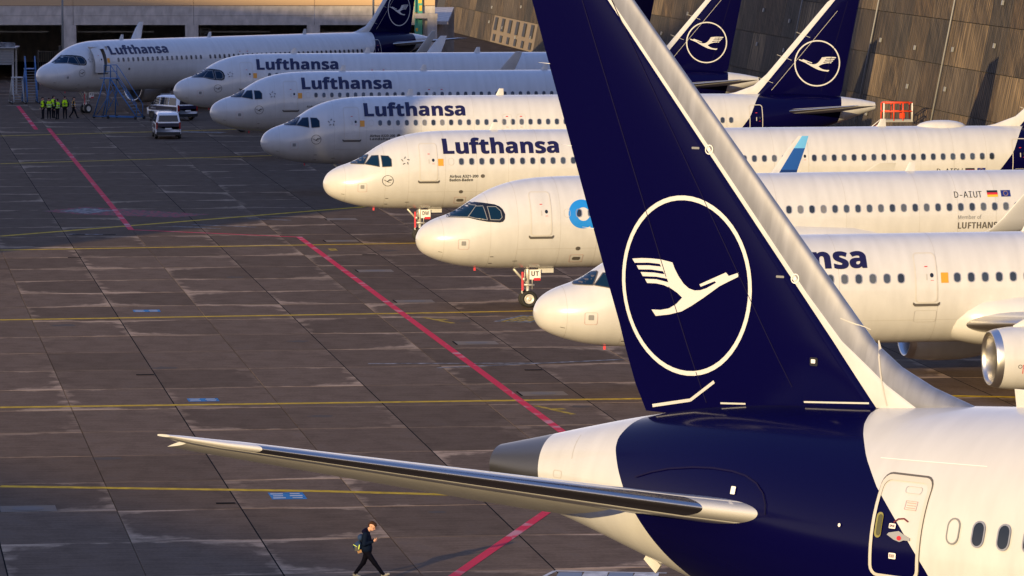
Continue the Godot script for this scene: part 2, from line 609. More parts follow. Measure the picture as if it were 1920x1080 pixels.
func cabin_window(root: Node3D, h: Hull, s: float, y: float, blank := false) -> void:
	var f := func(p: Vector2) -> Vector3: return h.side(p, 1.0, 0.008)
	var g := func(p: Vector2) -> Vector3: return h.side(p, 1.0, 0.013)
	var straight := s > 7.5 and s < 24.0
	var key := "win%s" % ("blank" if blank else "")
	var a: ArrayMesh
	var b: ArrayMesh
	if straight and cache.has(key):
		a = cache[key][0]
		b = cache[key][1]
	else:
		var o := rrect(s, y, 0.285, 0.385, 0.13)
		var i := rrect(s, y, 0.225, 0.325, 0.105)
		if blank:
			i = rrect(s, y, 0.255, 0.355, 0.12)
		a = skin(tri_ring(o, i), g, 0.3)
		b = skin(tri_poly(i), f, 0.2)
		if straight:
			var back := Transform3D(Basis(), Vector3(-s, 0, 0))
			var sa := SurfaceTool.new()
			sa.append_from(a, 0, back)
			a = sa.commit()
			var sb := SurfaceTool.new()
			sb.append_from(b, 0, back)
			b = sb.commit()
			cache[key] = [a, b]
	var at := Vector3(s, 0, 0) if straight else Vector3.ZERO
	var w := part(root, "cabin_window", b, M.white if blank else M.cabin_glass[[0, 2, 1, 4, 0, 3, 2, 0, 1, 2, 4, 0, 5, 1, 2, 0, 3, 4][int(s * 17.3 + root.position.x * 3.0) % 18]], at)
	part(w, "frame", a, M.seam if blank else M.window_frame)

func cabin_door(root: Node3D, h: Hull, s: float, y0: float, y1: float, w: float, sill := true, shift := 0.0, out := 0.0, filled := true) -> void:
	var cy := (y0 + y1) / 2
	var hh := y1 - y0
	var f := func(p: Vector2) -> Vector3: return h.side(p, 1.0, 0.012) + Vector3(-shift, 0, out)
	var g := func(p: Vector2) -> Vector3: return h.side(p, 1.0, 0.02) + Vector3(-shift, 0, out)
	var pane := tri_poly(rrect(s, cy, w - 0.05, hh - 0.05, 0.13)) if filled else stroke([Vector2(s - w * 0.3, y0 + 0.2), Vector2(s + w * 0.3, y0 + 0.2)], 0.02)
	var d := part(root, "door", skin(pane, f, 0.3), M.white if filled else M.seam)
	part(d, "door_frame", skin(tri_ring(rrect(s, cy, w + 0.02, hh + 0.02, 0.16), rrect(s, cy, w - 0.065, hh - 0.065, 0.12)), g, 0.4), M.door_edge)
	part(d, "door_window", skin(tri_poly(disc(s + w * 0.26, cy + 0.1, 0.07, 0.085, 14)), g, 0.3), M.dark_glass)
	part(d, "handle", skin(tri_poly(rrect(s + 0.02, cy + 0.04, 0.05, 0.24, 0.02, 2)), g, 0.3), M.seam)
	var t := tri_poly(rrect(s + 0.02, cy + 0.42, 0.12, 0.035, 0.01, 2))
	t.append_array(stroke([Vector2(s + w * 0.2, cy - 0.09), Vector2(s + w * 0.34, cy - 0.09)], 0.018))
	part(d, "door_print", skin(t, g, 0.3), M.red_sign)
	if sill:
		var q := func(p: Vector2) -> Vector3: return h.side(p, 1.0, 0.035)
		part(d, "sill", skin(tri_poly(PackedVector2Array([Vector2(s - w / 2 - 0.1, y0 + 0.03), Vector2(s - w / 2, y0 - 0.03), Vector2(s + w / 2, y0 - 0.03), Vector2(s + w / 2 + 0.1, y0 + 0.03), Vector2(s + w / 2 + 0.1, y0 - 0.06), Vector2(s + w / 2 + 0.03, y0 - 0.13), Vector2(s - w / 2 - 0.03, y0 - 0.13), Vector2(s - w / 2 - 0.1, y0 - 0.06)])), q, 0.3), M.sill)

func airliner(o: Dictionary) -> Node3D:
	var kind: String = o.kind
	var d := 0.0 if kind == "320" else 6.93
	var dw := 0.0 if kind == "320" else 4.27
	var h := narrow_hull(kind)
	var root := thing("airliner", o.label, "airliner", o.at, o.turn, "narrow-body airliners parked in a row")
	root.scale = Vector3(o.get("stretch", 1.0), 1, 1)
	# skin in three paint bands
	var b1 := [[-90.0, -30.0, 0.0, 15.0, 90.0], [27.3 + d, 28.3 + d, 29.1 + d, 29.5 + d, 30.5 + d]]
	var b2 := [[-90.0, 90.0], [35.1 + d, 35.45 + d]]
	var L := 37.57 + d
	if not cache.has("skin" + kind):
		var stn := [0.0, 0.015, 0.05, 0.1, 0.17, 0.26, 0.37, 0.5, 0.65, 0.82, 1.0, 1.2, 1.4, 1.6, 1.8, 2.0, 2.2, 2.4, 2.6, 2.8, 3.0, 3.2, 3.5, 3.8, 4.2, 4.7, 5.2, 5.62, 6.2, 7.0, 8.0, 9.0, 12.0, 16.0, 20.0, 24.0, 24.0 + d * 0.9, 25.5 + d * 0.95, 27.0 + d, 28.2 + d, 29.0 + d]
		var st2 := []
		for s: float in stn:
			st2.append(minf(s / (29.0 + d), 1.0))
		cache["skin" + kind] = band(h, edge(0.0), b1, st2)
		cache["skin_open" + kind] = band(h, edge(0.0), b1, st2, 56, [25, 27, 2, 7])
		cache["tail" + kind] = band(h, b1, b2, [0, 0.1, 0.2, 0.3, 0.4, 0.5, 0.6, 0.7, 0.8, 0.9, 1.0])
		cache["cone" + kind] = band(h, b2, edge(L), [0, 0.15, 0.3, 0.45, 0.6, 0.75, 0.9, 1.0])
	var fus := part(root, "fuselage", cache[("skin_open" if o.get("open", false) else "skin") + kind], M.white)
	part(root, "tail_section", cache["tail" + kind], M.navy)
	part(root, "tail_cone", cache["cone" + kind], M.white)
	var ae := begin(true)
	lathe(ae, [[L - 0.25, 0.26], [L + 0.02, 0.22], [L + 0.02, 0.0]], 0, 16, Vector3(0, 5.06, 0))
	part(root, "exhaust_pipe", done(ae), M.dark_metal)
	var F := func(p: Vector2) -> Vector3: return h.side(p, 1.0, 0.01)
	var F2 := func(p: Vector2) -> Vector3: return h.side(p, 1.0, 0.016)
	var F3 := func(p: Vector2) -> Vector3: return h.side(p, 1.0, 0.022)
	var F0 := func(p: Vector2) -> Vector3: return h.side(p, 1.0, 0.004)
	# seams
	if not cache.has("seam" + kind):
		cache["seam" + kind] = []
		for s: float in [1.02, 3.0, 4.2, 6.1, 7.75, 9.4, 11.0, 12.6 + dw * 0.5, 16.0 + dw, 19.2 + dw, 22.6 + d, 24.4 + d, 26.2 + d, 28.0 + d]:
			var st := begin(true)
			var rows := [PackedVector3Array(), PackedVector3Array()]
			for k in 57:
				var a := TAU * k / 56
				for j in 2:
					var p := h.ring(s + 0.014 * j, a)
					rows[j].append(p + Vector3(0, sin(a), cos(a)) * 0.004)
			grid(st, rows)
			cache["seam" + kind].append(done(st))
		cache["seamh" + kind] = skin(stroke([Vector2(4.2, 2.75), Vector2(26.2 + d, 2.75)], 0.014), F0, 0.5)
	for sm: ArrayMesh in cache["seam" + kind]:
		part(fus, "panel_seam", sm, M.seam)
	part(fus, "panel_seam", cache["seamh" + kind], M.seam)
	# fin
	var up := Vector3(0, 0, 1)
	var sec := [[Vector3(27.4 + d, 5.7, 0), 8.0, 0.035, up], [Vector3(28.9 + d, 5.98, 0), 6.6, 0.06, up], [Vector3(30.05 + d, 6.4, 0), 5.53, 0.08, up], [Vector3(30.85 + d, 7.1, 0), 4.85, 0.09, up], [Vector3(34.6 + d, 11.55, 0), 1.95, 0.09, up], [Vector3(34.9 + d, 11.76, 0), 1.7, 0.06, up]]
	var blue := func(i: int) -> float:
		var s: Array = sec[i]
		return clampf((30.18 + d + 0.83 * (s[0].y - 5.8) - s[0].x) / s[1], 0.02, 0.9)
	var fin := part(root, "fin", foil(sec, blue, full), M.navy)
	part(fin, "leading_edge", foil(sec, zero, blue, false), M.white)
	var FZ := func(p: Vector2) -> Vector3: return fin_z(sec, p, 1.0, 0.012)
	part(fin, "tail_emblem", skin(emblem(33.95 + d, 7.75, 1.44, -1.0), FZ, 0.35), M.emblem)
	part(fin, "rudder_seam", skin(stroke([Vector2(34.2 + d, 6.0), Vector2(35.85 + d, 11.6)], 0.025), FZ, 0.5), M.navy_seam)
	part(fin, "leading_edge_seam", skin(stroke([Vector2(31.1 + d, 6.1), Vector2(35.2 + d, 11.0)], 0.025), FZ, 0.5), M.seam)
	for q: float in [6.9, 8.3, 9.7]:
		part(fin, "leading_edge_seam", skin(stroke([Vector2(29.2 + d + 0.84 * (q - 5.6), q), Vector2(30.3 + d + 0.82 * (q - 5.8), q - 0.35)], 0.02), FZ, 0.5), M.seam)
	# horizontal stabilisers
	for sg: float in [1.0, -1.0]:
		var hs := [[Vector3(31.4 + d, 4.75, 0.5 * sg), 3.9, 0.1, Vector3.UP], [Vector3(34.75 + d, 5.35, 6.1 * sg), 1.5, 0.09, Vector3.UP], [Vector3(35.0 + d, 5.38, 6.25 * sg), 1.2, 0.05, Vector3.UP]]
		var le := func(_i: int) -> float: return 0.07
		var stab := part(root, "stabilizer", foil(hs, le, full), M.wing_grey)
		part(stab, "leading_edge", foil(hs, zero, le), M.bare_metal)
	# wings, winglets, engines
	for sg: float in [1.0, -1.0]:
		var ws := wing_sections(dw, sg)
		var sl := func(i: int) -> float: return [0.06, 0.08, 0.1][i]
		var wing := part(root, "wing", foil(ws, sl, full), M.wing_grey)
		part(wing, "slat", foil(ws, zero, sl), M.bare_metal)
		for q: Array in [[8.5, 0.44], [11.3, 0.62], [14.0, 0.82]]:
			var z: float = q[0] * sg
			var st := begin(true)
			var fy: float = lerpf(2.95, 4.15, (q[0] - 6.4) / 10.2) - 0.25
			var fx: float = lerpf(13.75, 20.2, (q[0] - 6.4) / 10.2) + dw + 1.6 - q[1]
			lathe(st, [[0.0, 0.0], [0.4, 0.12], [1.4, 0.2], [2.4, 0.15], [3.2, 0.0]], 0, 12, Vector3(fx, fy, z))
			part(wing, "flap_track_fairing", done(st), M.wing_grey)
		if o.sharklet:
			var wl := winglet_sections(dw, sg)
			if o.get("rainbow", false) and sg > 0:
				part(wing, "winglet", foil(wl, zero, full), M.wing_grey)
			elif o.get("rainbow", false):
				# coloured stripes of the winglet's sections
				var cols := [M.wl_white, M.wl_deep, M.wl_deep, M.wl_mid, M.wl_light, M.wl_yellow]
				for i in wl.size() - 1:
					var two := [wl[i], wl[i + 1]]
					var front := func(_i: int) -> float: return 0.32
					part(wing, "winglet", foil(two, front, full, i == wl.size() - 2), cols[i])
					part(wing, "winglet_edge", foil(two, zero, front, false), M.white)
			else:
				part(wing, "winglet", foil(wl, zero, full), M.white)
		else:
			var fence := [[Vector3(20.3 + dw, 3.55, 16.75 * sg), 1.0, 0.05, Vector3(0, 0, 1)], [Vector3(19.9 + dw, 4.15, 16.68 * sg), 1.9, 0.05, Vector3(0, 0, 1)], [Vector3(21.1 + dw, 4.95, 16.9 * sg), 0.9, 0.05, Vector3(0, 0, 1)]]
			part(wing, "wingtip_fence", foil(fence, zero, full), M.white)
		engine(root, dw, sg, o.neo_engine)
	# belly fairing
	if not cache.has("fairing" + kind):
		var st := begin(true)
		var rows := []
		for q: Array in [[10.7, 0.3, 0.02], [10.85, 0.9, 0.4], [11.3, 1.55, 0.75], [12.2, 2.05, 0.98], [13.5, 2.28, 1.05], [17.0, 2.34, 1.06], [19.5, 2.2, 1.0], [21.5, 1.7, 0.8], [23.0, 1.1, 0.45], [23.8, 0.4, 0.05]]:
			var r := PackedVector3Array()
			for k in 25:
				var a := -PI * 0.5 + PI * 2.0 * k / 24.0
				var sx := signf(cos(a)) * pow(absf(cos(a)), 0.75)
				var sy := signf(sin(a)) * pow(absf(sin(a)), 0.75)
				r.append(Vector3(q[0] + dw, 2.72 + sy * q[2] * 1.08, sx * q[1] * 1.08))
			rows.append(r)
		grid(st, rows)
		cache["fairing" + kind] = done(st)
	part(root, "belly_fairing", cache["fairing" + kind], M.white)
	# gear
	gear_nose(root, 5.07, o.get("placard", ""))
	for sg: float in [1.0, -1.0]:
		gear_main(root, 17.7 + dw, sg)
	# cockpit glazing
	var panes := []
	if o.mask:
		var outline := PackedVector2Array([Vector2(1.29, 4.15), Vector2(1.5, 4.42), Vector2(1.79, 4.78), Vector2(2.3, 4.84), Vector2(2.8, 4.82), Vector2(3.27, 4.76), Vector2(3.45, 4.68), Vector2(3.57, 4.56), Vector2(3.66, 4.33), Vector2(3.63, 4.12), Vector2(3.55, 4.01), Vector2(3.4, 3.97), Vector2(2.9, 4.0), Vector2(2.5, 4.07), Vector2(2.13, 4.16), Vector2(1.7, 4.16)])
		part(root, "cockpit_mask", skin(tri_poly(outline), F, 0.15), M.mask)
		panes = [[[1.44, 4.2], [1.9, 4.7], [2.53, 4.68], [2.1, 4.2]], [[2.16, 4.22], [2.52, 4.64], [2.78, 4.66], [2.87, 4.1], [2.4, 4.16]], [[2.97, 4.64], [3.3, 4.64], [3.47, 4.46], [3.5, 4.2], [3.4, 4.1], [3.03, 4.11]]]
	else:
		panes = [[[1.42, 4.22], [1.75, 4.58], [2.28, 4.67], [2.0, 4.22]], [[2.07, 4.22], [2.44, 4.63], [2.72, 4.66], [2.72, 4.11], [2.4, 4.17]], [[2.87, 4.65], [3.2, 4.64], [3.33, 4.48], [3.33, 4.13], [2.89, 4.1]]]
	for q: Array in panes:
		var pg := PackedVector2Array()
		for v: Array in q:
			pg.append(Vector2(v[0], v[1]))
		if Geometry2D.is_polygon_clockwise(pg):
			pg.reverse()
		var outer: PackedVector2Array = Geometry2D.offset_polygon(pg, 0.028)[0]
		var wnd := part(root, "cockpit_window", skin(tri_poly(pg), F3, 0.15), M.cockpit_glass)
		part(wnd, "frame", skin(tri_poly(outer), F2, 0.15), M.mask_frame if o.mask else M.sill)
	# nose prints
	var t := tri_ring(disc(3.13, 3.37, 0.29, 0.29), disc(3.13, 3.37, 0.265, 0.265))
	t.append_array(tri_poly(crane(3.13, 3.37, 0.28, -1.0)))
	if not o.get("unbranded", false):
		part(fus, "nose_emblem", skin(t, F2, 0.2), M.black)
	t = PackedVector2Array()
	if not o.get("unbranded", false):
		for k in 5:
			var a := TAU * k / 5 + PI / 2
			var c := Vector2(4.05, 4.4) + Vector2(cos(a), sin(a)) * 0.145
			var tip := Vector2(cos(a), sin(a))
			t.append_array([c + tip * 0.09, c + tip.rotated(2.0) * 0.085, c + tip.rotated(2.9) * 0.03, c + tip * 0.09, c + tip.rotated(-0.9) * 0.05, c + tip.rotated(2.0) * 0.085])
		part(fus, "star_print", skin(t, F2, 0.3), M.print_grey)
	var sq := part(fus, "static_port", skin(tri_ring(rrect(1.85, 3.0, 0.46, 0.46, 0.07), rrect(1.85, 3.0, 0.435, 0.435, 0.06)), F2, 0.3), M.red_thin)
	part(sq, "port_plate", skin(tri_poly(rrect(1.85, 3.04, 0.19, 0.19, 0.02, 2)), F2, 0.3), M.print_grey)
	t = stroke([Vector2(0.82, 2.66), Vector2(0.98, 2.63)], 0.02)
	t.append_array(stroke([Vector2(3.05, 2.42), Vector2(3.2, 2.42)], 0.03))
	t.append_array(stroke([Vector2(3.05, 2.1), Vector2(3.2, 2.1)], 0.03))
	t.append_array(stroke([Vector2(4.1, 2.2), Vector2(4.3, 2.2)], 0.025))
	t.append_array(tri_poly(disc(6.95, 2.75, 0.11, 0.09, 12)))
	t.append_array(tri_poly(disc(8.05, 3.58, 0.11, 0.1, 12)))
	part(fus, "probes", skin(t, F2, 0.3), M.sill)
	var sp := part(fus, "service_panel", skin(tri_ring(rrect(6.95, 2.28, 0.6, 0.36, 0.04), rrect(6.95, 2.28, 0.57, 0.33, 0.035)), F2, 0.3), M.red_thin)
	part(sp, "panel_vent", skin(tri_poly(rrect(6.95, 2.28, 0.36, 0.15, 0.07)), F2, 0.3), M.sill)
	for q: Array in [[2.6, 1.78, 0.09], [6.0, 1.66, 0.1]]:
		part(root, "drain_flag", box_mesh(Vector3(q[0], q[1], 0.25), Vector3(q[2], 0.14, 0.02)), M.flag)
	# antennas on the crown
	for q: float in [8.7, 14.2 + dw, 22.5 + d]:
		var an := [[Vector3(q, 5.9, 0), 0.5, 0.12, up], [Vector3(q + 0.22, 6.32, 0), 0.26, 0.12, up]]
		part(root, "blade_antenna", foil(an, zero, full, true, 6), M.white)
	if o.get("dome", false):
		var st := begin(true)
		lathe(st, [[0.0, 1.0], [0.1, 0.98], [0.22, 0.85], [0.31, 0.6], [0.36, 0.3], [0.37, 0.0]], 1, 32)
		var dm := part(root, "antenna_dome", done(st), M.white, Vector3(26.0 + d, 5.82, 0))
		dm.scale = Vector3(1.35, 1.1, 0.55)
	# doors
	cabin_door(root, h, 5.24, 3.36, 5.3, 0.92, true, 0.62 if o.get("open", false) else 0.0, 0.3 if o.get("open", false) else 0.0)
	if o.get("open", false):
		var v := part(root, "vestibule_wall", box_mesh(Vector3(5.25, 4.3, -1.3), Vector3(1.7, 2.3, 0.05)), M.cabin_lining)
		part(v, "vestibule_side", box_mesh(Vector3(4.45, 4.3, 0.1), Vector3(0.05, 2.3, 2.8)), M.cabin_lining)
		part(v, "vestibule_side", box_mesh(Vector3(6.05, 4.3, 0.1), Vector3(0.05, 2.3, 2.8)), M.cabin_lining)
		part(v, "vestibule_floor", box_mesh(Vector3(5.25, 3.3, 0.1), Vector3(1.6, 0.05, 2.9)), M.cabin_lining)
		part(v, "vestibule_ceiling", box_mesh(Vector3(5.25, 5.4, 0.0), Vector3(1.6, 0.05, 2.4)), M.cabin_lining)
	var doors := [5.24]
	cabin_door(root, h, 29.85 + d, 3.45, 5.25, 0.82, false, 0.0, 0.0, false)
	doors.append(29.85 + d)
	if kind == "320" or o.get("acf", false):
		for e: float in [14.6, 15.45]:
			var es: float = e + (5.9 if kind == "321" else 0.0)
			part(root, "overwing_exit", skin(tri_ring(rrect(es, 4.28, 0.56, 1.1, 0.16), rrect(es, 4.28, 0.525, 1.065, 0.145)), F2, 0.4), M.door_edge)
			part(root, "exit_print", skin(stroke([Vector2(es - 0.07, 4.68), Vector2(es + 0.07, 4.68)], 0.05), F2, 0.4), M.red_sign)
			part(root, "exit_print", skin(stroke([Vector2(es - 0.07, 4.04), Vector2(es + 0.07, 4.04)], 0.03), F2, 0.4), M.red_thin)
	else:
		for e: float in [14.3, 24.9]:
			cabin_door(root, h, e, 3.42, 5.27, 0.82, e < 20)
			doors.append(e)
		part(root, "door_panel_outline", skin(tri_ring(rrect(14.3, 2.9, 0.85, 0.46, 0.08), rrect(14.3, 2.9, 0.825, 0.435, 0.07)), F2, 0.3), M.seam)
		part(root, "orange_square", skin(tri_poly(rrect(15.0, 4.35, 0.28, 0.38, 0.01, 2)), F2, 0.4), M.orange)
	if not o.get("unbranded", false):
		part(root, "orange_square", skin(tri_poly(rrect(5.87, 4.32, 0.28, 0.37, 0.01, 2)), F2, 0.4), M.orange)
	# windows: one frame pitch apart, left out where doors are
	var s := 6.41
	var k := 0
	while s < 29.0 + d:
		var free := true
		for q: float in doors:
			if absf(s - q) < 0.68:
				free = false
		if o.get("acf", false) and absf(s - 16.5) < 0.3:
			free = false
		if free and s < 28.9 + d - (0.6 if kind == "320" else 0.4):
			cabin_window(root, h, s, 4.35, k == 0)
		s += 0.5334
		k += 1
	# titles
	var tr: Array = o.get("title_at", [6.02, 12.1, 4.72, 5.56])
	if o.title != "":
		for letter: PackedVector2Array in split_letters(text_tris(o.title, heavy, Rect2(tr[0], tr[2], tr[1] - tr[0], tr[3] - tr[2]))):
			part(root, "title_letter", skin(letter, F3, 0.25), M.title)
	if o.has("blue_letter"):
		var q: Array = o.blue_letter
		var bl := tri_ring(disc(q[0], q[1], 0.63, 0.64, 40), disc(q[0] + 0.04, q[1], 0.29, 0.3, 40))
		bl.append_array(tri_poly(PackedVector2Array([Vector2(q[0] + 0.34, q[1] - 0.64), Vector2(q[0] + 0.9, q[1] - 0.64), Vector2(q[0] + 0.9, q[1] - 0.5), Vector2(q[0] + 0.68, q[1] - 0.45), Vector2(q[0] + 0.68, q[1] + 0.64), Vector2(q[0] + 0.36, q[1] + 0.64), Vector2(q[0] + 0.36, q[1])])))
		part(root, "title_letter", skin(bl, F, 0.2), M.sky_title)
	if o.has("type_text"):
		var lines: Array = o.type_text
		for i in lines.size():
			var lw: float = [1.5, 1.22][i]
			part(root, "type_lettering", skin(text_tris(lines[i], bold, Rect2(6.32, 3.5 - 0.19 * i, lw, 0.16)), F2, 0.4), M.black)
	for q: Array in o.get("texts", []):
		for letter: PackedVector2Array in split_letters(text_tris(q[0], q[6], Rect2(q[1], q[2], q[3], q[4]))):
			part(root, "side_letter", skin(letter, F2, 0.3), q[5])
	for q: Array in o.get("flags", []):
		var x: float = q[0]
		var y: float = q[1]
		for i in 3:
			part(root, "flag_stripe", skin(tri_poly(rrect(x + 0.25, y + 0.28 - 0.095 * i, 0.5, 0.095, 0.002, 2)), F2, 0.4), [M.black, M.red_sign, M.gold][i])
		part(root, "blue_flag", skin(tri_poly(rrect(x + 0.88, y + 0.185, 0.45, 0.285, 0.002, 2)), F2, 0.4), M.eu_blue)
		var tt := PackedVector2Array()
		for i in 12:
			tt.append_array(tri_poly(disc(x + 0.88 + 0.1 * cos(TAU * i / 12), y + 0.185 + 0.1 * sin(TAU * i / 12), 0.014, 0.014, 6)))
		part(root, "flag_stars", skin(tt, F3, 0.4), M.gold)
	return root

# ---------------------------------------------------------------- the wide-body in front
func widebody() -> void:
	var root := thing("widebody_airliner", "large airliner with towering navy tail fin and white circled bird emblem", "airliner", Vector3(7.2006, 0, -99.0), PI - deg_to_rad(43.0))
	var h := hull([0.0, 0.4, 1.5, 3.0, 5.5, 9.0, 12.0, 40.0, 43.0, 46.0, 49.0, 51.7, 54.0, 56.0, 58.2, 59.5, 60.9, 62.3],
		[5.2, 6.0, 7.0, 7.9, 8.8, 9.4, 9.54, 9.56, 9.5, 9.4, 9.24, 9.06, 8.93, 8.74, 8.36, 8.08, 7.76, 7.45],
		[5.2, 4.4, 3.8, 3.45, 3.2, 3.08, 3.06, 3.06, 3.08, 3.2, 3.5, 3.98, 4.55, 5.06, 5.64, 5.98, 6.3, 6.7],
		[0.0, 0.8, 1.5, 2.0, 2.5, 2.8, 2.9, 2.9, 2.9, 2.86, 2.72, 2.5, 2.2, 1.85, 1.4, 1.1, 0.75, 0.38], 52.0)
	var front := [[-90.0, -60.0, -30.0, 1.0, 14.0, 30.0, 43.0, 56.0, 63.0, 74.0, 90.0], [45.6, 46.2, 47.3, 48.58, 49.22, 50.1, 50.67, 51.13, 51.34, 51.56, 51.68]]
	var aft := [[-90.0, -50.0, -22.0, -2.0, 19.0, 36.0, 47.0, 67.0, 90.0], [55.4, 56.0, 56.66, 57.13, 57.53, 57.83, 57.93, 57.9, 57.75]]
	var cone := [[-90.0, 20.0, 90.0], [60.0, 60.3, 60.52]]
	var stn := [0.0, 0.02, 0.08, 0.2, 0.4, 0.7, 1.1, 1.6, 2.3, 3.2, 4.4, 6.0, 8.0, 11.0, 20.0, 30.0, 40.0, 42.0, 44.0, 45.6]
	var n0 := []
	for s: float in stn:
		n0.append(s / 45.6)
	var n8 := []
	for i in 17:
		n8.append(i / 16.0)
	var fus := part(root, "fuselage", band(h, edge(0.0), front, n0, 96), M.white)
	part(root, "tail_section", band(h, front, aft, n8, 96), M.navy)
	part(root, "tail_cone", band(h, aft, cone, n8, 96), M.white)
	var apu := part(root, "exhaust_cone", band(h, cone, edge(62.1), n8, 64), M.titanium)
	var st := begin(true)
	lathe(st, [[10.12, 0.4], [10.05, 0.33], [9.6, 0.3], [9.6, 0.0]], 0, 24, Vector3(0, 7.09, 0))
	part(apu, "exhaust_pipe", done(st), M.dark_metal)
	var F := func(p: Vector2) -> Vector3: return h.side(p, -1.0, 0.012)
	var F2 := func(p: Vector2) -> Vector3: return h.side(p, -1.0, 0.02)
	var F3 := func(p: Vector2) -> Vector3: return h.side(p, -1.0, 0.03)
	var F0 := func(p: Vector2) -> Vector3: return h.side(p, -1.0, 0.005)
	# fin: sections by height; local x runs aft
	var up := Vector3(0, 0, 1)
	var sec := []
	for q: Array in [[8.5, -3.6, 6.05], [9.06, -3.0, 6.35], [9.22, -2.45, 6.41], [9.5, -1.5, 6.52], [9.85, -0.68, 6.65], [10.3, 0.0, 6.8], [11.2, 0.87, 7.15], [17.0, 6.44, 9.3], [18.0, 7.4, 9.67], [18.3, 7.85, 9.75]]:
		sec.append([Vector3(q[1], q[0], 0), q[2] - q[1], 0.085 if q[0] > 10 else 0.05 + 0.035 * (q[0] - 8.5) / 1.5, up])
	var bline := func(i: int) -> float:
		var s: Array = sec[i]
		return clampf((-0.27 + 0.922 * (s[0].y - 9.05) - s[0].x) / s[1], 0.02, 0.95)
	var gline := func(i: int) -> float:
		var s: Array = sec[i]
		var w := table([9.05, 9.5, 10.3, 11.5, 17.0], [1.1, 0.65, 0.22, 0.11, 0.09], s[0].y)
		return clampf((-0.27 + 0.922 * (s[0].y - 9.05) - w - s[0].x) / s[1], 0.01, 0.94)
	var fin := part(root, "fin", foil(sec, bline, full, true, 24), M.navy)
	part(fin, "white_stripe", foil(sec, gline, bline, false, 4), M.white)
	part(fin, "leading_edge", foil(sec, zero, gline, false, 16), M.brushed)
	var FZ := func(p: Vector2) -> Vector3: return fin_z(sec, p, -1.0, 0.012)
	part(fin, "tail_emblem", skin(emblem(4.82, 11.17, 1.85, -1.0, 0.052), FZ, 0.3), M.emblem)
	part(fin, "rudder_seam", skin(stroke([Vector2(4.3, 8.8), Vector2(8.1, 17.8)], 0.022), FZ, 0.5), M.navy_seam)
	part(fin, "spar_seam", skin(stroke([Vector2(1.9, 9.3), Vector2(7.2, 17.4)], 0.018), FZ, 0.5), M.navy_seam)
	part(fin, "rib_seam", skin(stroke([Vector2(-0.55, 9.1), Vector2(-0.1, 10.35)], 0.03), FZ, 0.3), M.seam)
	part(fin, "rib_seam", skin(stroke([Vector2(0.1, 10.55), Vector2(0.75, 10.75)], 0.02), FZ, 0.3), M.seam)
	part(fin, "root_seal", skin(stroke([Vector2(-0.1, 9.12), Vector2(1.6, 9.02)], 0.035), FZ, 0.3), M.white)
	part(fin, "root_seal", skin(stroke([Vector2(3.2, 8.86), Vector2(3.9, 8.82)], 0.035), FZ, 0.3), M.white)
	part(fin, "rudder_hinge_cover", skin(stroke([Vector2(4.05, 9.25), Vector2(4.75, 8.82), Vector2(5.85, 8.62)], 0.065), FZ, 0.3), M.white)
	for q: Array in [[2.25, 1.88, 11.5], [4.55, 4.2, 14.0]]:
		part(fin, "data_plate", skin(tri_poly(rrect(q[0], q[2], 0.2, 0.045, 0.01, 2)), FZ, 0.3), M.print_grey)
		var ring := part(fin, "access_disc", skin(tri_ring(disc(q[1], q[2] - 0.02, 0.1, 0.1, 20), disc(q[1], q[2] - 0.02, 0.08, 0.08, 20)), FZ, 0.3), M.print_light)
		part(ring, "disc_centre", skin(tri_poly(disc(q[1], q[2] - 0.02, 0.035, 0.035, 12)), FZ, 0.3), M.print_light)
	var lamp := part(fin, "logo_light_glass", skin(tri_poly(rrect(1.32, 9.85, 0.2, 0.17, 0.02, 2)), FZ, 0.3), M.black)
	part(lamp, "logo_light_plate", skin(tri_poly(rrect(1.32, 9.86, 0.11, 0.08, 0.01, 2)), func(p: Vector2) -> Vector3: return fin_z(sec, p, -1.0, 0.03), 0.3), M.print_light)
	for q: float in [12.2, 13.9, 15.6, 17.2]:
		st = begin(true)
		var te := 6.1 + 0.366 * (q - 8.4)
		tube(st, Vector3(te - 0.06, q, 0), Vector3(te + 0.35, q + 0.02, 0), 0.008, 0.004, 5)
		part(fin, "static_wick", done(st), M.print_light)
	# horizontal stabilisers
	for sg: float in [-1.0, 1.0]:
		var inc := Vector3(cos(0.005), -sin(0.005), 0)
		var hs := []
		for q: Array in [[1.0, -0.15, 6.72, 6.1], [2.27, 1.05, 6.98, 5.2], [3.1, 1.83, 7.12, 4.85], [9.55, 7.6, 8.38, 2.1], [10.0, 8.05, 8.46, 1.75], [10.4, 8.55, 8.55, 1.25], [10.75, 8.95, 8.63, 0.5]]:
			hs.append([Vector3(q[1], q[2], q[0] * sg), q[3], 0.1, Vector3.UP, inc])
		var le := func(_i: int) -> float: return 0.1
		var el := func(_i: int) -> float: return 0.7
		var stab := part(root, "stabilizer", foil(hs, le, el, true, 12), M.white)
		var es := []
		var droop := Vector3(cos(0.24), -sin(0.24), 0)
		for q: Array in hs.slice(1, 5):
			es.append([q[0] + inc * q[1] * 0.69 - Vector3(0, 0.02, 0), q[1] * 0.33, 0.12, Vector3(sin(0.24), cos(0.24), 0), droop])
		part(stab, "elevator", foil(es, zero, full, true, 10), M.white)
		part(stab, "root_cap", foil(hs.slice(0, 3), zero, le, false), M.white)
		part(stab, "leading_edge", foil(hs.slice(2, 4), zero, func(_i: int) -> float: return 0.1, false), M.polished)
		part(stab, "tip_cap", foil(hs.slice(3), zero, le), M.white)
		for z: float in [4.2, 5.6, 7.0, 8.2, 9.2]:
			st = begin(true)
			var t := (z - 3.1) / 6.45
			var p := Vector3(lerpf(1.83, 7.6, t), lerpf(7.12, 8.38, t), z * sg) + inc * lerpf(4.85, 2.1, t)
			tube(st, p, p + Vector3(0.28, 0.0, 0), 0.007, 0.004, 5)
			part(stab, "static_wick", done(st), M.print_light)
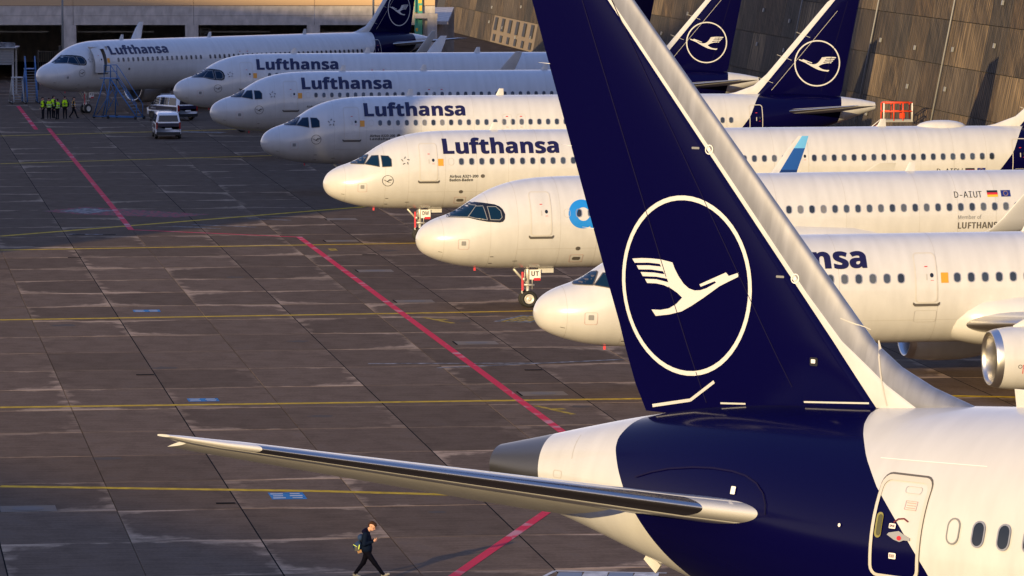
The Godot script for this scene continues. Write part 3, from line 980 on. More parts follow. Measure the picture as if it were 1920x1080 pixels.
	# stabiliser cut-out fairing on the hull
	part(root, "trim_fairing", skin(stroke([Vector2(56.9, 7.35), Vector2(56.4, 7.5), Vector2(55.9, 7.61), Vector2(55.2, 7.7), Vector2(54.6, 7.74), Vector2(54.0, 7.73), Vector2(53.6, 7.68), Vector2(53.25, 7.57), Vector2(53.0, 7.4), Vector2(52.88, 7.2), Vector2(52.85, 7.0)], 0.03), F3, 0.2), M.navy_seam)
	part(root, "gauge_plate", skin(tri_poly(rrect(53.85, 7.38, 0.13, 0.15, 0.01, 2)), F3, 0.3), M.print_light)
	# rear door
	var ds := 49.34
	var d := part(root, "door", skin(tri_ring(rrect(ds, 7.08, 1.28, 1.92, 0.2), rrect(ds, 7.06, 1.13, 1.76, 0.15)), F2, 0.25), M.door_edge)
	part(d, "door_head", skin(tri_ring(rrect(ds, 7.1, 1.31, 1.96, 0.21), rrect(ds, 7.08, 1.27, 1.91, 0.2)), F, 0.25), M.sill)
	part(d, "door_window_frame", skin(tri_poly(rrect(49.79, 7.1, 0.17, 0.48, 0.08)), F2, 0.2), M.olive)
	part(d, "door_window", skin(tri_poly(rrect(49.77, 7.1, 0.11, 0.4, 0.055)), F3, 0.2), M.olive_glass)
	part(d, "handle", skin(tri_poly(PackedVector2Array([Vector2(48.95, 6.92), Vector2(49.1, 6.97), Vector2(49.25, 7.03), Vector2(49.5, 6.98), Vector2(49.54, 6.94), Vector2(49.35, 6.86), Vector2(49.2, 6.83), Vector2(49.1, 6.87), Vector2(48.95, 6.87)])), F3, 0.2), M.steel)
	part(d, "handle_mark", skin(tri_poly(disc(49.22, 6.9, 0.06, 0.045, 10)), func(p: Vector2) -> Vector3: return h.side(p, -1.0, 0.036), 0.2), M.red_sign)
	part(d, "arrow_print", skin(stroke([Vector2(49.42, 7.18), Vector2(49.32, 7.25), Vector2(49.18, 7.27), Vector2(49.06, 7.22)], 0.03), F2, 0.2), M.dark_red)
	part(d, "notice_print", skin(tri_ring(rrect(49.08, 7.52, 0.3, 0.17, 0.01, 2), rrect(49.08, 7.52, 0.28, 0.15, 0.01, 2)), F2, 0.2), M.red_thin)
	var nl := PackedVector2Array()
	for i in 3:
		nl.append_array(stroke([Vector2(49.19, 7.565 - 0.045 * i), Vector2(48.97, 7.565 - 0.045 * i)], 0.014))
	part(d, "notice_lines", skin(nl, F2, 0.3), M.red_thin)
	part(d, "grip_outline", skin(tri_ring(rrect(49.12, 7.8, 0.42, 0.13, 0.06), rrect(49.12, 7.8, 0.4, 0.11, 0.05)), F2, 0.2), M.seam)
	for q: Array in [["OPEN", 49.44, 7.11, 0.12, 0.05], ["EXIT", 49.37, 6.55, 0.13, 0.06]]:
		var pl := part(d, "sign_plate", skin(tri_poly(rrect(q[1], q[2], q[3] * 1.4, q[4] * 1.9, 0.02)), F2, 0.3), M.print_light)
		part(pl, "lettering", skin(text_tris(q[0], bold, Rect2(q[1] - q[3] / 2, q[2] - q[4] / 2, q[3], q[4]), true), F3, 0.3), M.dark_red)
	# cabin windows forward of the door
	var s := 47.91
	var k := 0
	while s > 36.0:
		var wnd := part(root, "cabin_window", skin(tri_poly(rrect(s, 7.15, 0.26, 0.44, 0.13)), F2, 0.2), M.white if k == 0 else M.dark_glass)
		part(wnd, "frame", skin(tri_ring(rrect(s, 7.15, 0.315, 0.5, 0.155), rrect(s, 7.15, 0.255, 0.435, 0.127)), F3, 0.3), M.print_grey if k == 0 else M.window_frame)
		s -= 0.62
		k += 1
	# seams, lights, masts
	part(fus, "panel_seam", skin(stroke([Vector2(50.3, 8.3), Vector2(47.6, 8.36)], 0.012), F0, 0.3), M.print_light)
	part(fus, "panel_seam", skin(stroke([Vector2(50.9, 5.6), Vector2(38.0, 5.6)], 0.014), F0, 0.5), M.seam)
	part(root, "tail_light", skin(tri_poly(disc(50.8, 7.0, 0.035, 0.035, 10)), F3, 0.2), M.print_light)
	part(root, "drain_mast", box_mesh(Vector3(5.55, 5.42, -0.35), Vector3(0.22, 0.42, 0.05), Basis(Vector3(0, 0, 1), -0.9)), M.white)
	part(root, "cone_seam", skin(stroke([Vector2(59.3, 7.95), Vector2(59.15, 7.5)], 0.02), F0, 0.2), M.seam)
	part(root, "cone_panel", skin(tri_ring(rrect(59.55, 7.15, 0.3, 0.16, 0.05), rrect(59.55, 7.15, 0.27, 0.13, 0.04)), F0, 0.2), M.seam)
	var an := [[Vector3(-3.95, 9.05, 0), 0.4, 0.1, up], [Vector3(-3.75, 9.62, 0), 0.28, 0.1, up]]
	part(root, "blade_antenna", foil(an, zero, full, true, 6), M.white)
	# main gear, wings: outside the picture, so that the aircraft stands on the ground
	for sg: float in [-1.0, 1.0]:
		var ws := [[Vector3(-32.0, 4.0, 1.5 * sg), 12.0, 0.13, Vector3.UP], [Vector3(-24.5, 5.0, 10.0 * sg), 6.8, 0.11, Vector3.UP], [Vector3(-8.0, 7.3, 29.5 * sg), 1.6, 0.1, Vector3.UP]]
		if sg > 0:
			part(root, "wing", foil(ws, zero, full), M.wing_grey)
		st = begin(true)
		tube(st, Vector3(-22.0, 4.4, 4.9 * sg), Vector3(-22.0, 0.7, 4.9 * sg), 0.25, 0.2, 12)
		tube(st, Vector3(-22.8, 0.68, 4.9 * sg), Vector3(-21.2, 0.68, 4.9 * sg), 0.14, 0.14, 10)
		var g := part(root, "main_gear", done(st), M.gear)
		for x: float in [-22.8, -21.2]:
			for z: float in [-0.6, 0.6]:
				wheel(g, 0.68, 0.48, Vector3(x, 0.68, 4.9 * sg + z))
	st = begin(true)
	tube(st, Vector3(-46.0, 3.6, 0), Vector3(-46.0, 0.5, 0), 0.18, 0.15, 12)
	var ng := part(root, "nose_gear", done(st), M.gear)
	wheel(ng, 0.5, 0.36, Vector3(-46.0, 0.5, 0.35))
	wheel(ng, 0.5, 0.36, Vector3(-46.0, 0.5, -0.35))

# ---------------------------------------------------------------- apron
func slab_textures() -> Array:
	var out := []
	var n := FastNoiseLite.new()
	n.fractal_octaves = 5
	for v in 6:
		var w := 256
		var hh := 448
		var im := Image.create(w, hh, false, Image.FORMAT_RGB8)
		n.seed = 40 + v
		var side := 1.0 if v % 2 == 0 else -1.0
		var amount: float = [1.15, 0.55, 0.12, 0.95, 0.05, 0.35][v]
		for y in hh:
			for x in w:
				var fx := float(x) / w
				var fy := float(y) / hh
				n.frequency = 0.012
				var big := n.get_noise_2d(x, y * 0.6)
				n.frequency = 0.09
				var fine := n.get_noise_2d(x + 900, y)
				n.frequency = 0.02
				var streak := n.get_noise_2d(x * 0.25, y * 2.2 + 300)
				# dried, sandy rims along the joints, wider towards one corner
				var along := fx if side > 0 else 1.0 - fx
				var wide := 0.025 + 0.26 * along * along * along
				var rim := clampf(1.2 - minf(fy, (1.0 - fy) * 2.2) / wide + big * 1.3, 0, 1)
				var rim2 := clampf(1.0 - (1.0 - along) / 0.1 + big * 1.4 - 0.25, 0, 1)
				var stain := clampf(maxf(rim, rim2 * 0.7) * amount * (0.75 + streak), 0, 1)
				var tone := 1.0 + big * 0.22 + fine * 0.18 + streak * 0.22
				var damp := clampf(big * 2.0 - 0.55 + streak, 0, 1) * 0.6
				var c := Vector3(0.135, 0.096, 0.07) * tone
				c = c.lerp(Vector3(0.112, 0.086, 0.07), damp)
				c = c.lerp(Vector3(0.4, 0.29, 0.2) * (1.0 + fine * 0.2), stain)
				c = c.max(Vector3(0.02, 0.02, 0.02))
				im.set_pixel(x, y, Color(c.x, c.y, c.z).linear_to_srgb())
		out.append(ImageTexture.create_from_image(im))
	return out

func paint(parent: Node3D, called: String, pts: PackedVector3Array, m: Material, y := 0.004) -> void:
	var p2 := PackedVector2Array()
	for p in pts:
		p2.append(Vector2(p.x, p.z))
	var st := begin(false)
	for i in Geometry2D.triangulate_polygon(p2):
		st.set_normal(Vector3.UP)
		st.add_vertex(Vector3(p2[i].x, y, p2[i].y))
	part(parent, called, st.commit(), m)

func line_strip(parent: Node3D, called: String, a: Vector3, b: Vector3, w: float, m: Material, y := 0.004) -> void:
	var n := (b - a).normalized().cross(Vector3.UP) * w * 0.5
	paint(parent, called, PackedVector3Array([a - n, b - n, b + n, a + n]), m, y)

func rect_on_ground(parent: Node3D, called: String, c: Vector3, w: float, dlen: float, m: Material, y := 0.006, rot := 0.0) -> void:
	var a := ex.rotated(Vector3.UP, rot) * w * 0.5
	var b := ez.rotated(Vector3.UP, rot) * dlen * 0.5
	paint(parent, called, PackedVector3Array([c - a - b, c + a - b, c + a + b, c - a + b]), m, y)

func apron() -> void:
	var base := begin(false)
	quad_uv(base, [Vector3(-900, -0.06, 300), Vector3(900, -0.06, 300), Vector3(900, -0.06, -1500), Vector3(-900, -0.06, -1500)], [Vector2(0, 0), Vector2(1, 0), Vector2(1, 1), Vector2(0, 1)])
	var ap := structure("apron", done(base), M.asphalt)
	# concrete slabs, 3.83 m x 7.3 m, in rows along the grid
	var W := 3.83
	var D := 7.3
	var gap := 0.028
	var meshes := []
	for v in 4:
		var st := begin(false)
		var hw := (W - gap) / 2
		var hd := (D - gap) / 2
		var uv := [Vector2(0, 1), Vector2(1, 1), Vector2(1, 0), Vector2(0, 0)]
		if v & 1:
			uv = [uv[1], uv[0], uv[3], uv[2]]
		if v & 2:
			uv = [uv[3], uv[2], uv[1], uv[0]]
		var p := [Vector3(-hw, 0, hd), Vector3(hw, 0, hd), Vector3(hw, 0, -hd), Vector3(-hw, 0, -hd)]
		quad_uv(st, [p[0], p[3], p[2], p[1]], [uv[0], uv[3], uv[2], uv[1]])
		for i in 4:
			var a: Vector3 = p[i]
			var b: Vector3 = p[(i + 1) % 4]
			quad_uv(st, [a, b, b + Vector3(0, -0.055, 0), a + Vector3(0, -0.055, 0)], [uv[0], uv[1], uv[1], uv[0]])
		meshes.append(done(st))
	var texs := slab_textures()
	var mats := []
	for t: Texture2D in texs:
		for tint: float in [0.91, 0.96, 1.0]:
			var m := mat(tint, tint, tint, 0.8)
			m.metallic_specular = 0.06
			m.albedo_color = Color(tint, tint * 0.99, tint * 0.98).clamp() if tint <= 1.0 else Color(1, 1, 1)
			m.albedo_texture = t
			m.uv1_scale = Vector3(1, 1, 1)
			mats.append(m)
	var near := []
	for iu in range(-28, 40):
		for iv in range(-8, 46):
			var c := ex * (12.3 + W * (iu + 0.5)) + ez * (175.4 + D * (iv + 0.5))
			var dd := -c.z
			if dd < 118 or dd > 500 or absf(c.x) > dd * 0.112 + 7.0:
				continue
			near.append([dd, c])
	near.sort_custom(func(a: Array, b: Array) -> bool: return a[0] < b[0])
	var far_st := {}
	var turn := Basis(Vector3.UP, GRID)
	for i in near.size():
		var c: Vector3 = near[i][1]
		var mi := rng.randi() % mats.size()
		var me := rng.randi() % 4
		if i < 300:
			var o := part(ap, "slab", meshes[me], mats[mi], c)
			o.basis = turn
		else:
			mi = mi % 6 * 3
			if not far_st.has(mi):
				far_st[mi] = SurfaceTool.new()
			far_st[mi].append_from(meshes[me], 0, Transform3D(turn, c))
	for mi: int in far_st:
		var o := part(ap, "distant_slabs", far_st[mi].commit(), mats[mi])
		o.set_meta("kind", "stuff")
	# tar in every second long joint
	for k in range(-14, 16):
		var a := ex * (12.3 + W * 2 * k)
		line_strip(ap, "tar_joint", a + ez * 118.0, a + ez * 470.0, 0.042, M.tar, 0.003)
	# yellow stand lines
	for q: Array in [[0, 600, 790, 587, 1000, 583], [0, 764, 1250, 747, 1500, 743], [0, 912, 600, 921, 1300, 940], [0, 469, 780, 456, 850, 455], [0, 443, 680, 388, 760, 384], [0, 307, 500, 292, 620, 288], [0, 255, 330, 246, 520, 240], [1500, 737, 1920, 745, 2100, 748]]:
		line_strip(ap, "yellow_line", ground(q[0], q[1]), ground(q[2], q[3]), 0.5, M.yellow, 0.005)
		line_strip(ap, "yellow_line", ground(q[2], q[3]), ground(q[4], q[5]), 0.5, M.yellow, 0.005)
	# red stand boundary
	for q: Array in [[34, 199, 68, 243], [91, 241, 246, 431], [560, 444, 1060, 814], [1060, 814, 1140, 872], [1140, 872, 1045, 946], [1045, 946, 800, 1116]]:
		line_strip(ap, "red_line", ground(q[0], q[1]), ground(q[2], q[3]), 0.32, M.red_paint, 0.008)
	line_strip(ap, "red_line", ground(246, 431), ground(566, 445), 0.3, M.red_paint, 0.009)
	# worn red and white figure on the shaded stand
	paint(ap, "worn_red_figure", PackedVector3Array([ground(78, 396), ground(160, 388), ground(230, 392), ground(392, 402), ground(330, 408), ground(240, 405), ground(150, 402)]), M.red_worn, 0.006)
	paint(ap, "worn_white_figure", PackedVector3Array([ground(110, 396), ground(160, 390), ground(215, 395), ground(165, 401)]), M.white_worn, 0.009)
	for q: Array in [[325, 424, 412, 429], [360, 421, 480, 426], [465, 410, 545, 413], [130, 439, 218, 440], [690, 682, 1000, 681], [820, 690, 1170, 674]]:
		line_strip(ap, "worn_white_line", ground(q[0], q[1]), ground(q[2], q[3]), 0.3, M.white_worn, 0.006)
	line_strip(ap, "worn_white_line", ground(340, 247), ground(420, 249), 1.6, M.white_worn, 0.006)
	# blue boxes with two white lines of print
	for q: Array in [[275, 583, 1.2, 1.1], [381, 750, 1.15, 1.1], [539, 930, 1.1, 1.7]]:
		var c := ground(q[0], q[1])
		rect_on_ground(ap, "blue_marking", c, q[2], q[3], M.blue_paint, 0.006)
		for j in 2:
			for k in 3:
				rect_on_ground(ap, "white_print", c + ex * (-0.27 + 0.52 * j) * q[2] + ez * (0.3 - 0.3 * k) * q[3], 0.36 * q[2] * (1.0 - 0.2 * ((j + k) % 2)), 0.13 * q[3], M.white_paint, 0.01)
	# yellow stop marks with a number bar
	for q: Array in [[624, 468, 0], [822, 600, 1], [1040, 768, 1]]:
		var c := ground(q[0], q[1])
		if q[2] == 0:
			rect_on_ground(ap, "stop_mark", c, 0.4, 1.6, M.yellow_worn, 0.006)
		else:
			line_strip(ap, "stop_mark", c + ex * -0.5 + ez * 1.4, c + ex * 0.45 + ez * -1.7, 0.24, M.yellow_worn, 0.006)
			line_strip(ap, "stop_mark", c + ex * -0.2 + ez * 0.1, c + ex * 0.4 + ez * 0.25, 0.5, M.yellow_worn, 0.007)
	# oil spots and tyre marks round the stand lines
	for q: Array in [[905, 590, 0.6], [870, 602, 0.4], [730, 470, 0.6], [1090, 762, 0.5], [560, 640, 0.5], [310, 690, 0.7], [200, 860, 0.6], [760, 880, 0.5], [440, 520, 0.6], [120, 610, 0.7], [820, 960, 0.35], [600, 780, 0.5]]:
		var c := ground(q[0], q[1])
		var ring := PackedVector3Array()
		for k in 18:
			var rr: float = q[2] * (0.6 + 0.5 * rng.randf())
			ring.append(c + ex * rr * cos(TAU * k / 18) + ez * rr * 0.9 * sin(TAU * k / 18))
		paint(ap, "oil_spot", ring, M.oil, 0.0035)
	# manholes in pale frames
	for q: Array in [[703, 508, 1], [777, 565, 1], [893, 643, 1], [1018, 738, 1], [640, 411, 1], [640, 452, 1], [52, 954, 1]]:
		var c := ground(q[0], q[1])
		rect_on_ground(ap, "manhole_frame", c, 1.75, 1.5, M.pale_concrete, 0.006)
		var ring := PackedVector3Array()
		for k in 20:
			ring.append(c + ex * 0.5 * cos(TAU * k / 20) + ez * 0.5 * sin(TAU * k / 20))
		paint(ap, "manhole_cover", ring, M.iron, 0.014)
		line_strip(ap, "frame_edge_line", c - ex * 0.9 + ez * 0.8, c - ex * 0.9 - ez * 0.8, 0.08, M.tar, 0.012)  # dark line along the left edge of the pale frame
	for q: Array in [[272, 703], [1000, 694], [423, 944], [140, 483], [148, 440], [205, 440], [692, 478]]:
		var c := ground(q[0], q[1])
		rect_on_ground(ap, "drain_slot", c, 0.7 if q[1] < 900 else 0.6, 0.35, M.tar, 0.012)
	# stand box beside the nose wheel: olive hatching
	var sb := ground(985, 598)
	rect_on_ground(ap, "stand_box", sb, 1.7, 3.4, M.white_worn, 0.006, -0.5)
	for k in 4:
		rect_on_ground(ap, "stand_box_bar", sb + ex * (-0.5 + 0.36 * k), 0.2, 2.8, M.yellow_worn, 0.01, -0.5)
	# blue and white chequered box at the lower edge
	for k in 4:
		paint(ap, "chequer_box", PackedVector3Array([ground(1048 + 48 * k, 1073), ground(1092 + 48 * k, 1073.5), ground(1085 + 48 * k, 1100), ground(1030 + 48 * k, 1100)]), M.blue_grey if k % 2 == 0 else M.white_paint, 0.006)
	line_strip(ap, "chequer_border", ground(1040, 1071), ground(1250, 1075), 0.16, M.white_paint, 0.01)
	line_strip(ap, "chequer_border", ground(1040, 1071), ground(985, 1100), 0.12, M.white_paint, 0.011)

# ---------------------------------------------------------------- people
# bones: [a, b, radius a, radius b, colour]; meshed as surface nets of a smooth union
func flesh(st: SurfaceTool, bones: Array, cell: float, k := 0.03) -> void:
	var lo := Vector3(1e9, 1e9, 1e9)
	var hi := -lo
	for b: Array in bones:
		var r: float = maxf(b[2], b[3]) + k + cell * 2
		lo = lo.min(b[0] - Vector3.ONE * r).min(b[1] - Vector3.ONE * r)
		hi = hi.max(b[0] + Vector3.ONE * r).max(b[1] + Vector3.ONE * r)
	var n := Vector3i(((hi - lo) / cell).ceil()) + Vector3i.ONE * 2
	var sy := n.x
	var sz := n.x * n.y
	var field := PackedFloat32Array()
	field.resize(n.x * n.y * n.z)
	field.fill(1.0)
	var near := PackedFloat32Array()
	near.resize(field.size())
	near.fill(1e3)
	var who := PackedInt32Array()
	who.resize(field.size())
	for bi in bones.size():
		var b: Array = bones[bi]
		var a: Vector3 = b[0]
		var e: Vector3 = b[1]
		var r: float = maxf(b[2], b[3]) + k + cell * 2
		var i0 := Vector3i(((a.min(e) - Vector3.ONE * r - lo) / cell).floor()).clamp(Vector3i.ZERO, n - Vector3i.ONE)
		var i1 := Vector3i(((a.max(e) + Vector3.ONE * r - lo) / cell).ceil()).clamp(Vector3i.ZERO, n - Vector3i.ONE)
		var ab := e - a
		var ll := maxf(ab.length_squared(), 1e-9)
		for z in range(i0.z, i1.z + 1):
			for y in range(i0.y, i1.y + 1):
				for x in range(i0.x, i1.x + 1):
					var p := lo + Vector3(x, y, z) * cell
					var t := clampf((p - a).dot(ab) / ll, 0, 1)
					var d: float = p.distance_to(a + ab * t) - lerpf(b[2], b[3], t)
					var q := x + y * sy + z * sz
					var f := field[q]
					var hmix := maxf(k - absf(f - d), 0.0) / k
					field[q] = minf(f, d) - hmix * hmix * k * 0.25
					if d < near[q]:
						near[q] = d
						who[q] = bi
	var vid := {}
	var verts := PackedVector3Array()
	var cols := []
	var offs := [0, 1, sy, sy + 1, sz, sz + 1, sz + sy, sz + sy + 1]
	var edges := [[0, 1], [2, 3], [4, 5], [6, 7], [0, 2], [1, 3], [4, 6], [5, 7], [0, 4], [1, 5], [2, 6], [3, 7]]
	for z in n.z - 1:
		for y in n.y - 1:
			for x in n.x - 1:
				var q := x + y * sy + z * sz
				var m := 0
				for c in 8:
					if field[q + offs[c]] < 0:
						m |= 1 << c
				if m == 0 or m == 255:
					continue
				var sum := Vector3.ZERO
				var cnt := 0
				for ed: Array in edges:
					var ia: int = ed[0]
					var ib: int = ed[1]
					if ((m >> ia) & 1) != ((m >> ib) & 1):
						var fa := field[q + offs[ia]]
						var fb := field[q + offs[ib]]
						var t := fa / (fa - fb)
						var pa := Vector3(ia & 1, (ia >> 1) & 1, ia >> 2)
						var pb := Vector3(ib & 1, (ib >> 1) & 1, ib >> 2)
						sum += pa.lerp(pb, t)
						cnt += 1
				vid[q] = verts.size()
				verts.append(lo + (Vector3(x, y, z) + sum / cnt) * cell)
				cols.append(bones[who[q]][4])
	for q: int in vid:
		for ax in 3:
			var o: int = [1, sy, sz][ax]
			var u: int = [sy, sz, 1][ax]
			var v: int = [sz, 1, sy][ax]
			var fa := field[q] < 0
			var fb := field[q + o] < 0
			if fa == fb:
				continue
			if not (vid.has(q - u) and vid.has(q - v) and vid.has(q - u - v)):
				continue
			var ids := [vid[q], vid[q - u], vid[q - u - v], vid[q - v]]
			if fa:
				ids.reverse()
			for i: int in [0, 1, 2, 0, 2, 3]:
				st.set_color(cols[ids[i]])
				st.add_vertex(verts[ids[i]])

func hand(st: SurfaceTool, wrist: Vector3, dir: Vector3, palm_n: Vector3, skin_c: Color) -> void:
	# five separate bent fingers; palm_n points where the fingers curl to
	var d := dir.normalized()
	var nn := (palm_n - d * palm_n.dot(d)).normalized()
	var sd := d.cross(nn)
	var bones := [[wrist, wrist + d * 0.05, 0.027, 0.026, skin_c], [wrist + d * 0.05 + sd * 0.022, wrist + d * 0.085 + sd * 0.024, 0.016, 0.012, skin_c], [wrist + d * 0.05 - sd * 0.022, wrist + d * 0.085 - sd * 0.024, 0.016, 0.012, skin_c]]
	flesh(st, bones, 0.009, 0.015)
	for i in 4:
		var len: float = [0.068, 0.078, 0.073, 0.056][i]
		var a := wrist + d * 0.085 + sd * (0.03 - 0.02 * i)
		var b := a + (d * 0.85 + nn * 0.45).normalized() * len * 0.55
		var c := b + (d * 0.3 + nn * 0.95).normalized() * len * 0.5
		flesh(st, [[a, b, 0.0095, 0.009, skin_c], [b, c, 0.009, 0.0075, skin_c]], 0.005, 0.006)
	var t0 := wrist + d * 0.03 + sd * 0.028
	var t1 := t0 + (sd * 0.7 + d * 0.6 + nn * 0.3).normalized() * 0.04
	var t2 := t1 + (d * 0.8 + nn * 0.6).normalized() * 0.03
	flesh(st, [[t0, t1, 0.012, 0.0105, skin_c], [t1, t2, 0.0105, 0.0085, skin_c]], 0.005, 0.006)

func person_mesh(J: Dictionary, C: Dictionary, fine: float) -> ArrayMesh:
	var st := begin(true)
	var bones := []
	var up: Vector3 = (J.neck - J.pelvis).normalized()
	var side := Vector3(0, 0, 1)
	bones.append([J.pelvis + side * 0.07, J.pelvis - side * 0.07, 0.125, 0.125, C.legs])
	bones.append([J.pelvis + up * 0.08, J.chest, 0.135, 0.145, C.top])
	bones.append([J.chest + side * 0.08, J.chest - side * 0.08, 0.125, 0.125, C.top])
	bones.append([J.chest + up * 0.1 + side * 0.12, J.chest + up * 0.1 - side * 0.12, 0.09, 0.09, C.top])
	bones.append([J.chest + up * 0.1, J.neck, 0.08, 0.058, C.top])
	for i in 2:
		var sg := 1.0 if i == 0 else -1.0
		var sh: Vector3 = J.chest + up * 0.12 + side * 0.175 * sg
		bones.append([sh, J.elbow[i], 0.072, 0.056, C.top])
		bones.append([J.elbow[i], J.wrist[i], 0.055, 0.04, C.top])
		var hip: Vector3 = J.pelvis + side * 0.085 * sg - up * 0.04
		bones.append([hip, J.knee[i], 0.098, 0.066, C.legs])
		bones.append([J.knee[i], J.ankle[i], 0.066, 0.05, C.legs])
		bones.append([J.ankle[i] + Vector3(-0.02, -0.035, 0), J.toe[i], 0.046, 0.035, C.shoe])
	flesh(st, bones, fine, 0.035)
	# head with nose, chin, brow and ears
	var h: Vector3 = J.head
	var f: Vector3 = J.face
	var hu := (Vector3.UP - f * f.y).normalized()
	var hs := f.cross(hu)
	var sk: Color = C.skin
	var hb := [[J.neck - up * 0.02, h - hu * 0.06 - f * 0.02, 0.055, 0.055, sk], [h + hu * 0.03 - f * 0.02, h + hu * 0.03 + f * 0.02, 0.088, 0.085, sk], [h - hu * 0.05 + f * 0.03, h - hu * 0.075 + f * 0.05, 0.06, 0.045, sk], [h + f * 0.095 - hu * 0.01, h + f * 0.112 - hu * 0.035, 0.01, 0.014, sk]]
	for sg: float in [-1.0, 1.0]:
		hb.append([h + hs * 0.088 * sg - f * 0.01 + hu * 0.015, h + hs * 0.092 * sg - f * 0.012 - hu * 0.025, 0.014, 0.011, sk])
		hb.append([h + hs * 0.03 * sg + f * 0.1 + hu * 0.012, h + hs * 0.035 * sg + f * 0.098 + hu * 0.012, 0.008, 0.008, Color(0.03, 0.025, 0.02)])
	hb.append([h + hs * 0.022 + f * 0.093 - hu * 0.06, h - hs * 0.022 + f * 0.093 - hu * 0.06, 0.007, 0.007, Color(0.3, 0.1, 0.08)])
	flesh(st, hb, fine * 0.5, 0.02)
	for i in 2:
		var dir: Vector3 = (J.wrist[i] - J.elbow[i]).normalized()
		hand(st, J.wrist[i] + dir * 0.02, dir, J.palm[i], sk)
	return done(st)

func hair_mesh(J: Dictionary, c: Color, fine: float) -> ArrayMesh:
	var st := begin(true)
	var h: Vector3 = J.head
	var f: Vector3 = J.face
	var hu := (Vector3.UP - f * f.y).normalized()
	flesh(st, [[h + hu * 0.055 - f * 0.03, h + hu * 0.06 + f * 0.035, 0.084, 0.075, c], [h + hu * 0.0 - f * 0.055, h - hu * 0.03 - f * 0.05, 0.07, 0.055, c]], fine * 0.5, 0.02)
	return done(st)

func walker() -> void:
	var J := {pelvis = Vector3(-0.02, 0.8, 0), chest = Vector3(-0.05, 1.14, 0), neck = Vector3(0.01, 1.36, 0), head = Vector3(0.12, 1.475, 0.0), face = Vector3(0.85, -0.5, 0.1).normalized(),
		elbow = [Vector3(-0.07, 0.99, 0.25), Vector3(-0.05, 0.99, -0.25)], wrist = [Vector3(0.15, 1.06, 0.13), Vector3(0.15, 1.06, -0.1)], palm = [Vector3(0.3, 0.5, -0.8), Vector3(0.3, 0.5, 0.8)],
		knee = [Vector3(0.2, 0.46, 0.1), Vector3(-0.14, 0.44, -0.09)], ankle = [Vector3(0.45, 0.13, 0.1), Vector3(-0.38, 0.12, -0.09)], toe = [Vector3(0.6, 0.16, 0.11), Vector3(-0.24, 0.04, -0.1)]}
	var C := {skin = Color(0.55, 0.3, 0.2), top = Color(0.006, 0.008, 0.02), legs = Color(0.006, 0.006, 0.008), shoe = Color(0.45, 0.4, 0.28)}
	var at := ground(690, 1085)
	var p := thing("person", "person in dark hooded jacket walking while looking at a phone", "person", at, -0.12)
	var body := part(p, "body", person_mesh(J, C, 0.02), M.skin_cloth)
	part(body, "hair", hair_mesh(J, Color(0.04, 0.02, 0.012), 0.016), M.skin_cloth)
	var hd := begin(true)
	flesh(hd, [[Vector3(-0.09, 1.33, 0.08), Vector3(-0.09, 1.33, -0.08), 0.07, 0.07, Color(0.006, 0.007, 0.016)], [Vector3(-0.04, 1.38, 0.05), Vector3(-0.04, 1.38, -0.05), 0.05, 0.05, Color(0.006, 0.007, 0.016)]], 0.014, 0.04)
	part(body, "hood", done(hd), M.skin_cloth)
	var hem := begin(true)
	flesh(hem, [[Vector3(-0.03, 0.86, 0.08), Vector3(-0.03, 0.86, -0.08), 0.145, 0.145, Color(0.006, 0.008, 0.02)]], 0.02, 0.03)
	part(body, "jacket_hem", done(hem), M.skin_cloth)
	# backpack
	var b := thing("backpack", "blue backpack with a lime trim worn by the walking person", "backpack", at, -0.12)
	var st := begin(true)
	var navy := Color(0.025, 0.045, 0.1)
	flesh(st, [[Vector3(-0.2, 1.16, 0.07), Vector3(-0.2, 1.16, -0.07), 0.085, 0.085, navy], [Vector3(-0.26, 0.95, 0.08), Vector3(-0.26, 0.95, -0.08), 0.1, 0.1, navy], [Vector3(-0.27, 0.88, 0.08), Vector3(-0.27, 0.88, -0.08), 0.09, 0.09, navy], [Vector3(-0.35, 0.9, 0.06), Vector3(-0.35, 0.9, -0.06), 0.06, 0.06, Color(0.015, 0.03, 0.06)]], 0.02, 0.07)
	part(b, "bag", done(st), M.skin_cloth)
	part(b, "side_pouch", box_mesh(Vector3(-0.28, 0.86, 0.185), Vector3(0.12, 0.12, 0.02)), M.black)
	part(b, "reflective_trim", box_mesh(Vector3(-0.22, 0.91, 0.195), Vector3(0.022, 0.13, 0.01), Basis(Vector3(0, 0, 1), -0.15)), M.lime)
	part(b, "reflective_trim", box_mesh(Vector3(-0.33, 0.945, 0.19), Vector3(0.12, 0.014, 0.01), Basis(Vector3(0, 0, 1), -0.5)), M.lime)
	part(b, "tan_base", box_mesh(Vector3(-0.21, 0.78, 0.1), Vector3(0.12, 0.08, 0.14), Basis(Vector3(0, 0, 1), 0.3)), M.tan_leather)
	one("phone", "dark mobile phone held in the walking person's hands", "phone", box_mesh(Vector3(0.28, 1.115, 0.01), Vector3(0.14, 0.012, 0.075), Basis(Vector3(0, 0, 1), 0.5)), M.black, at, -0.12)

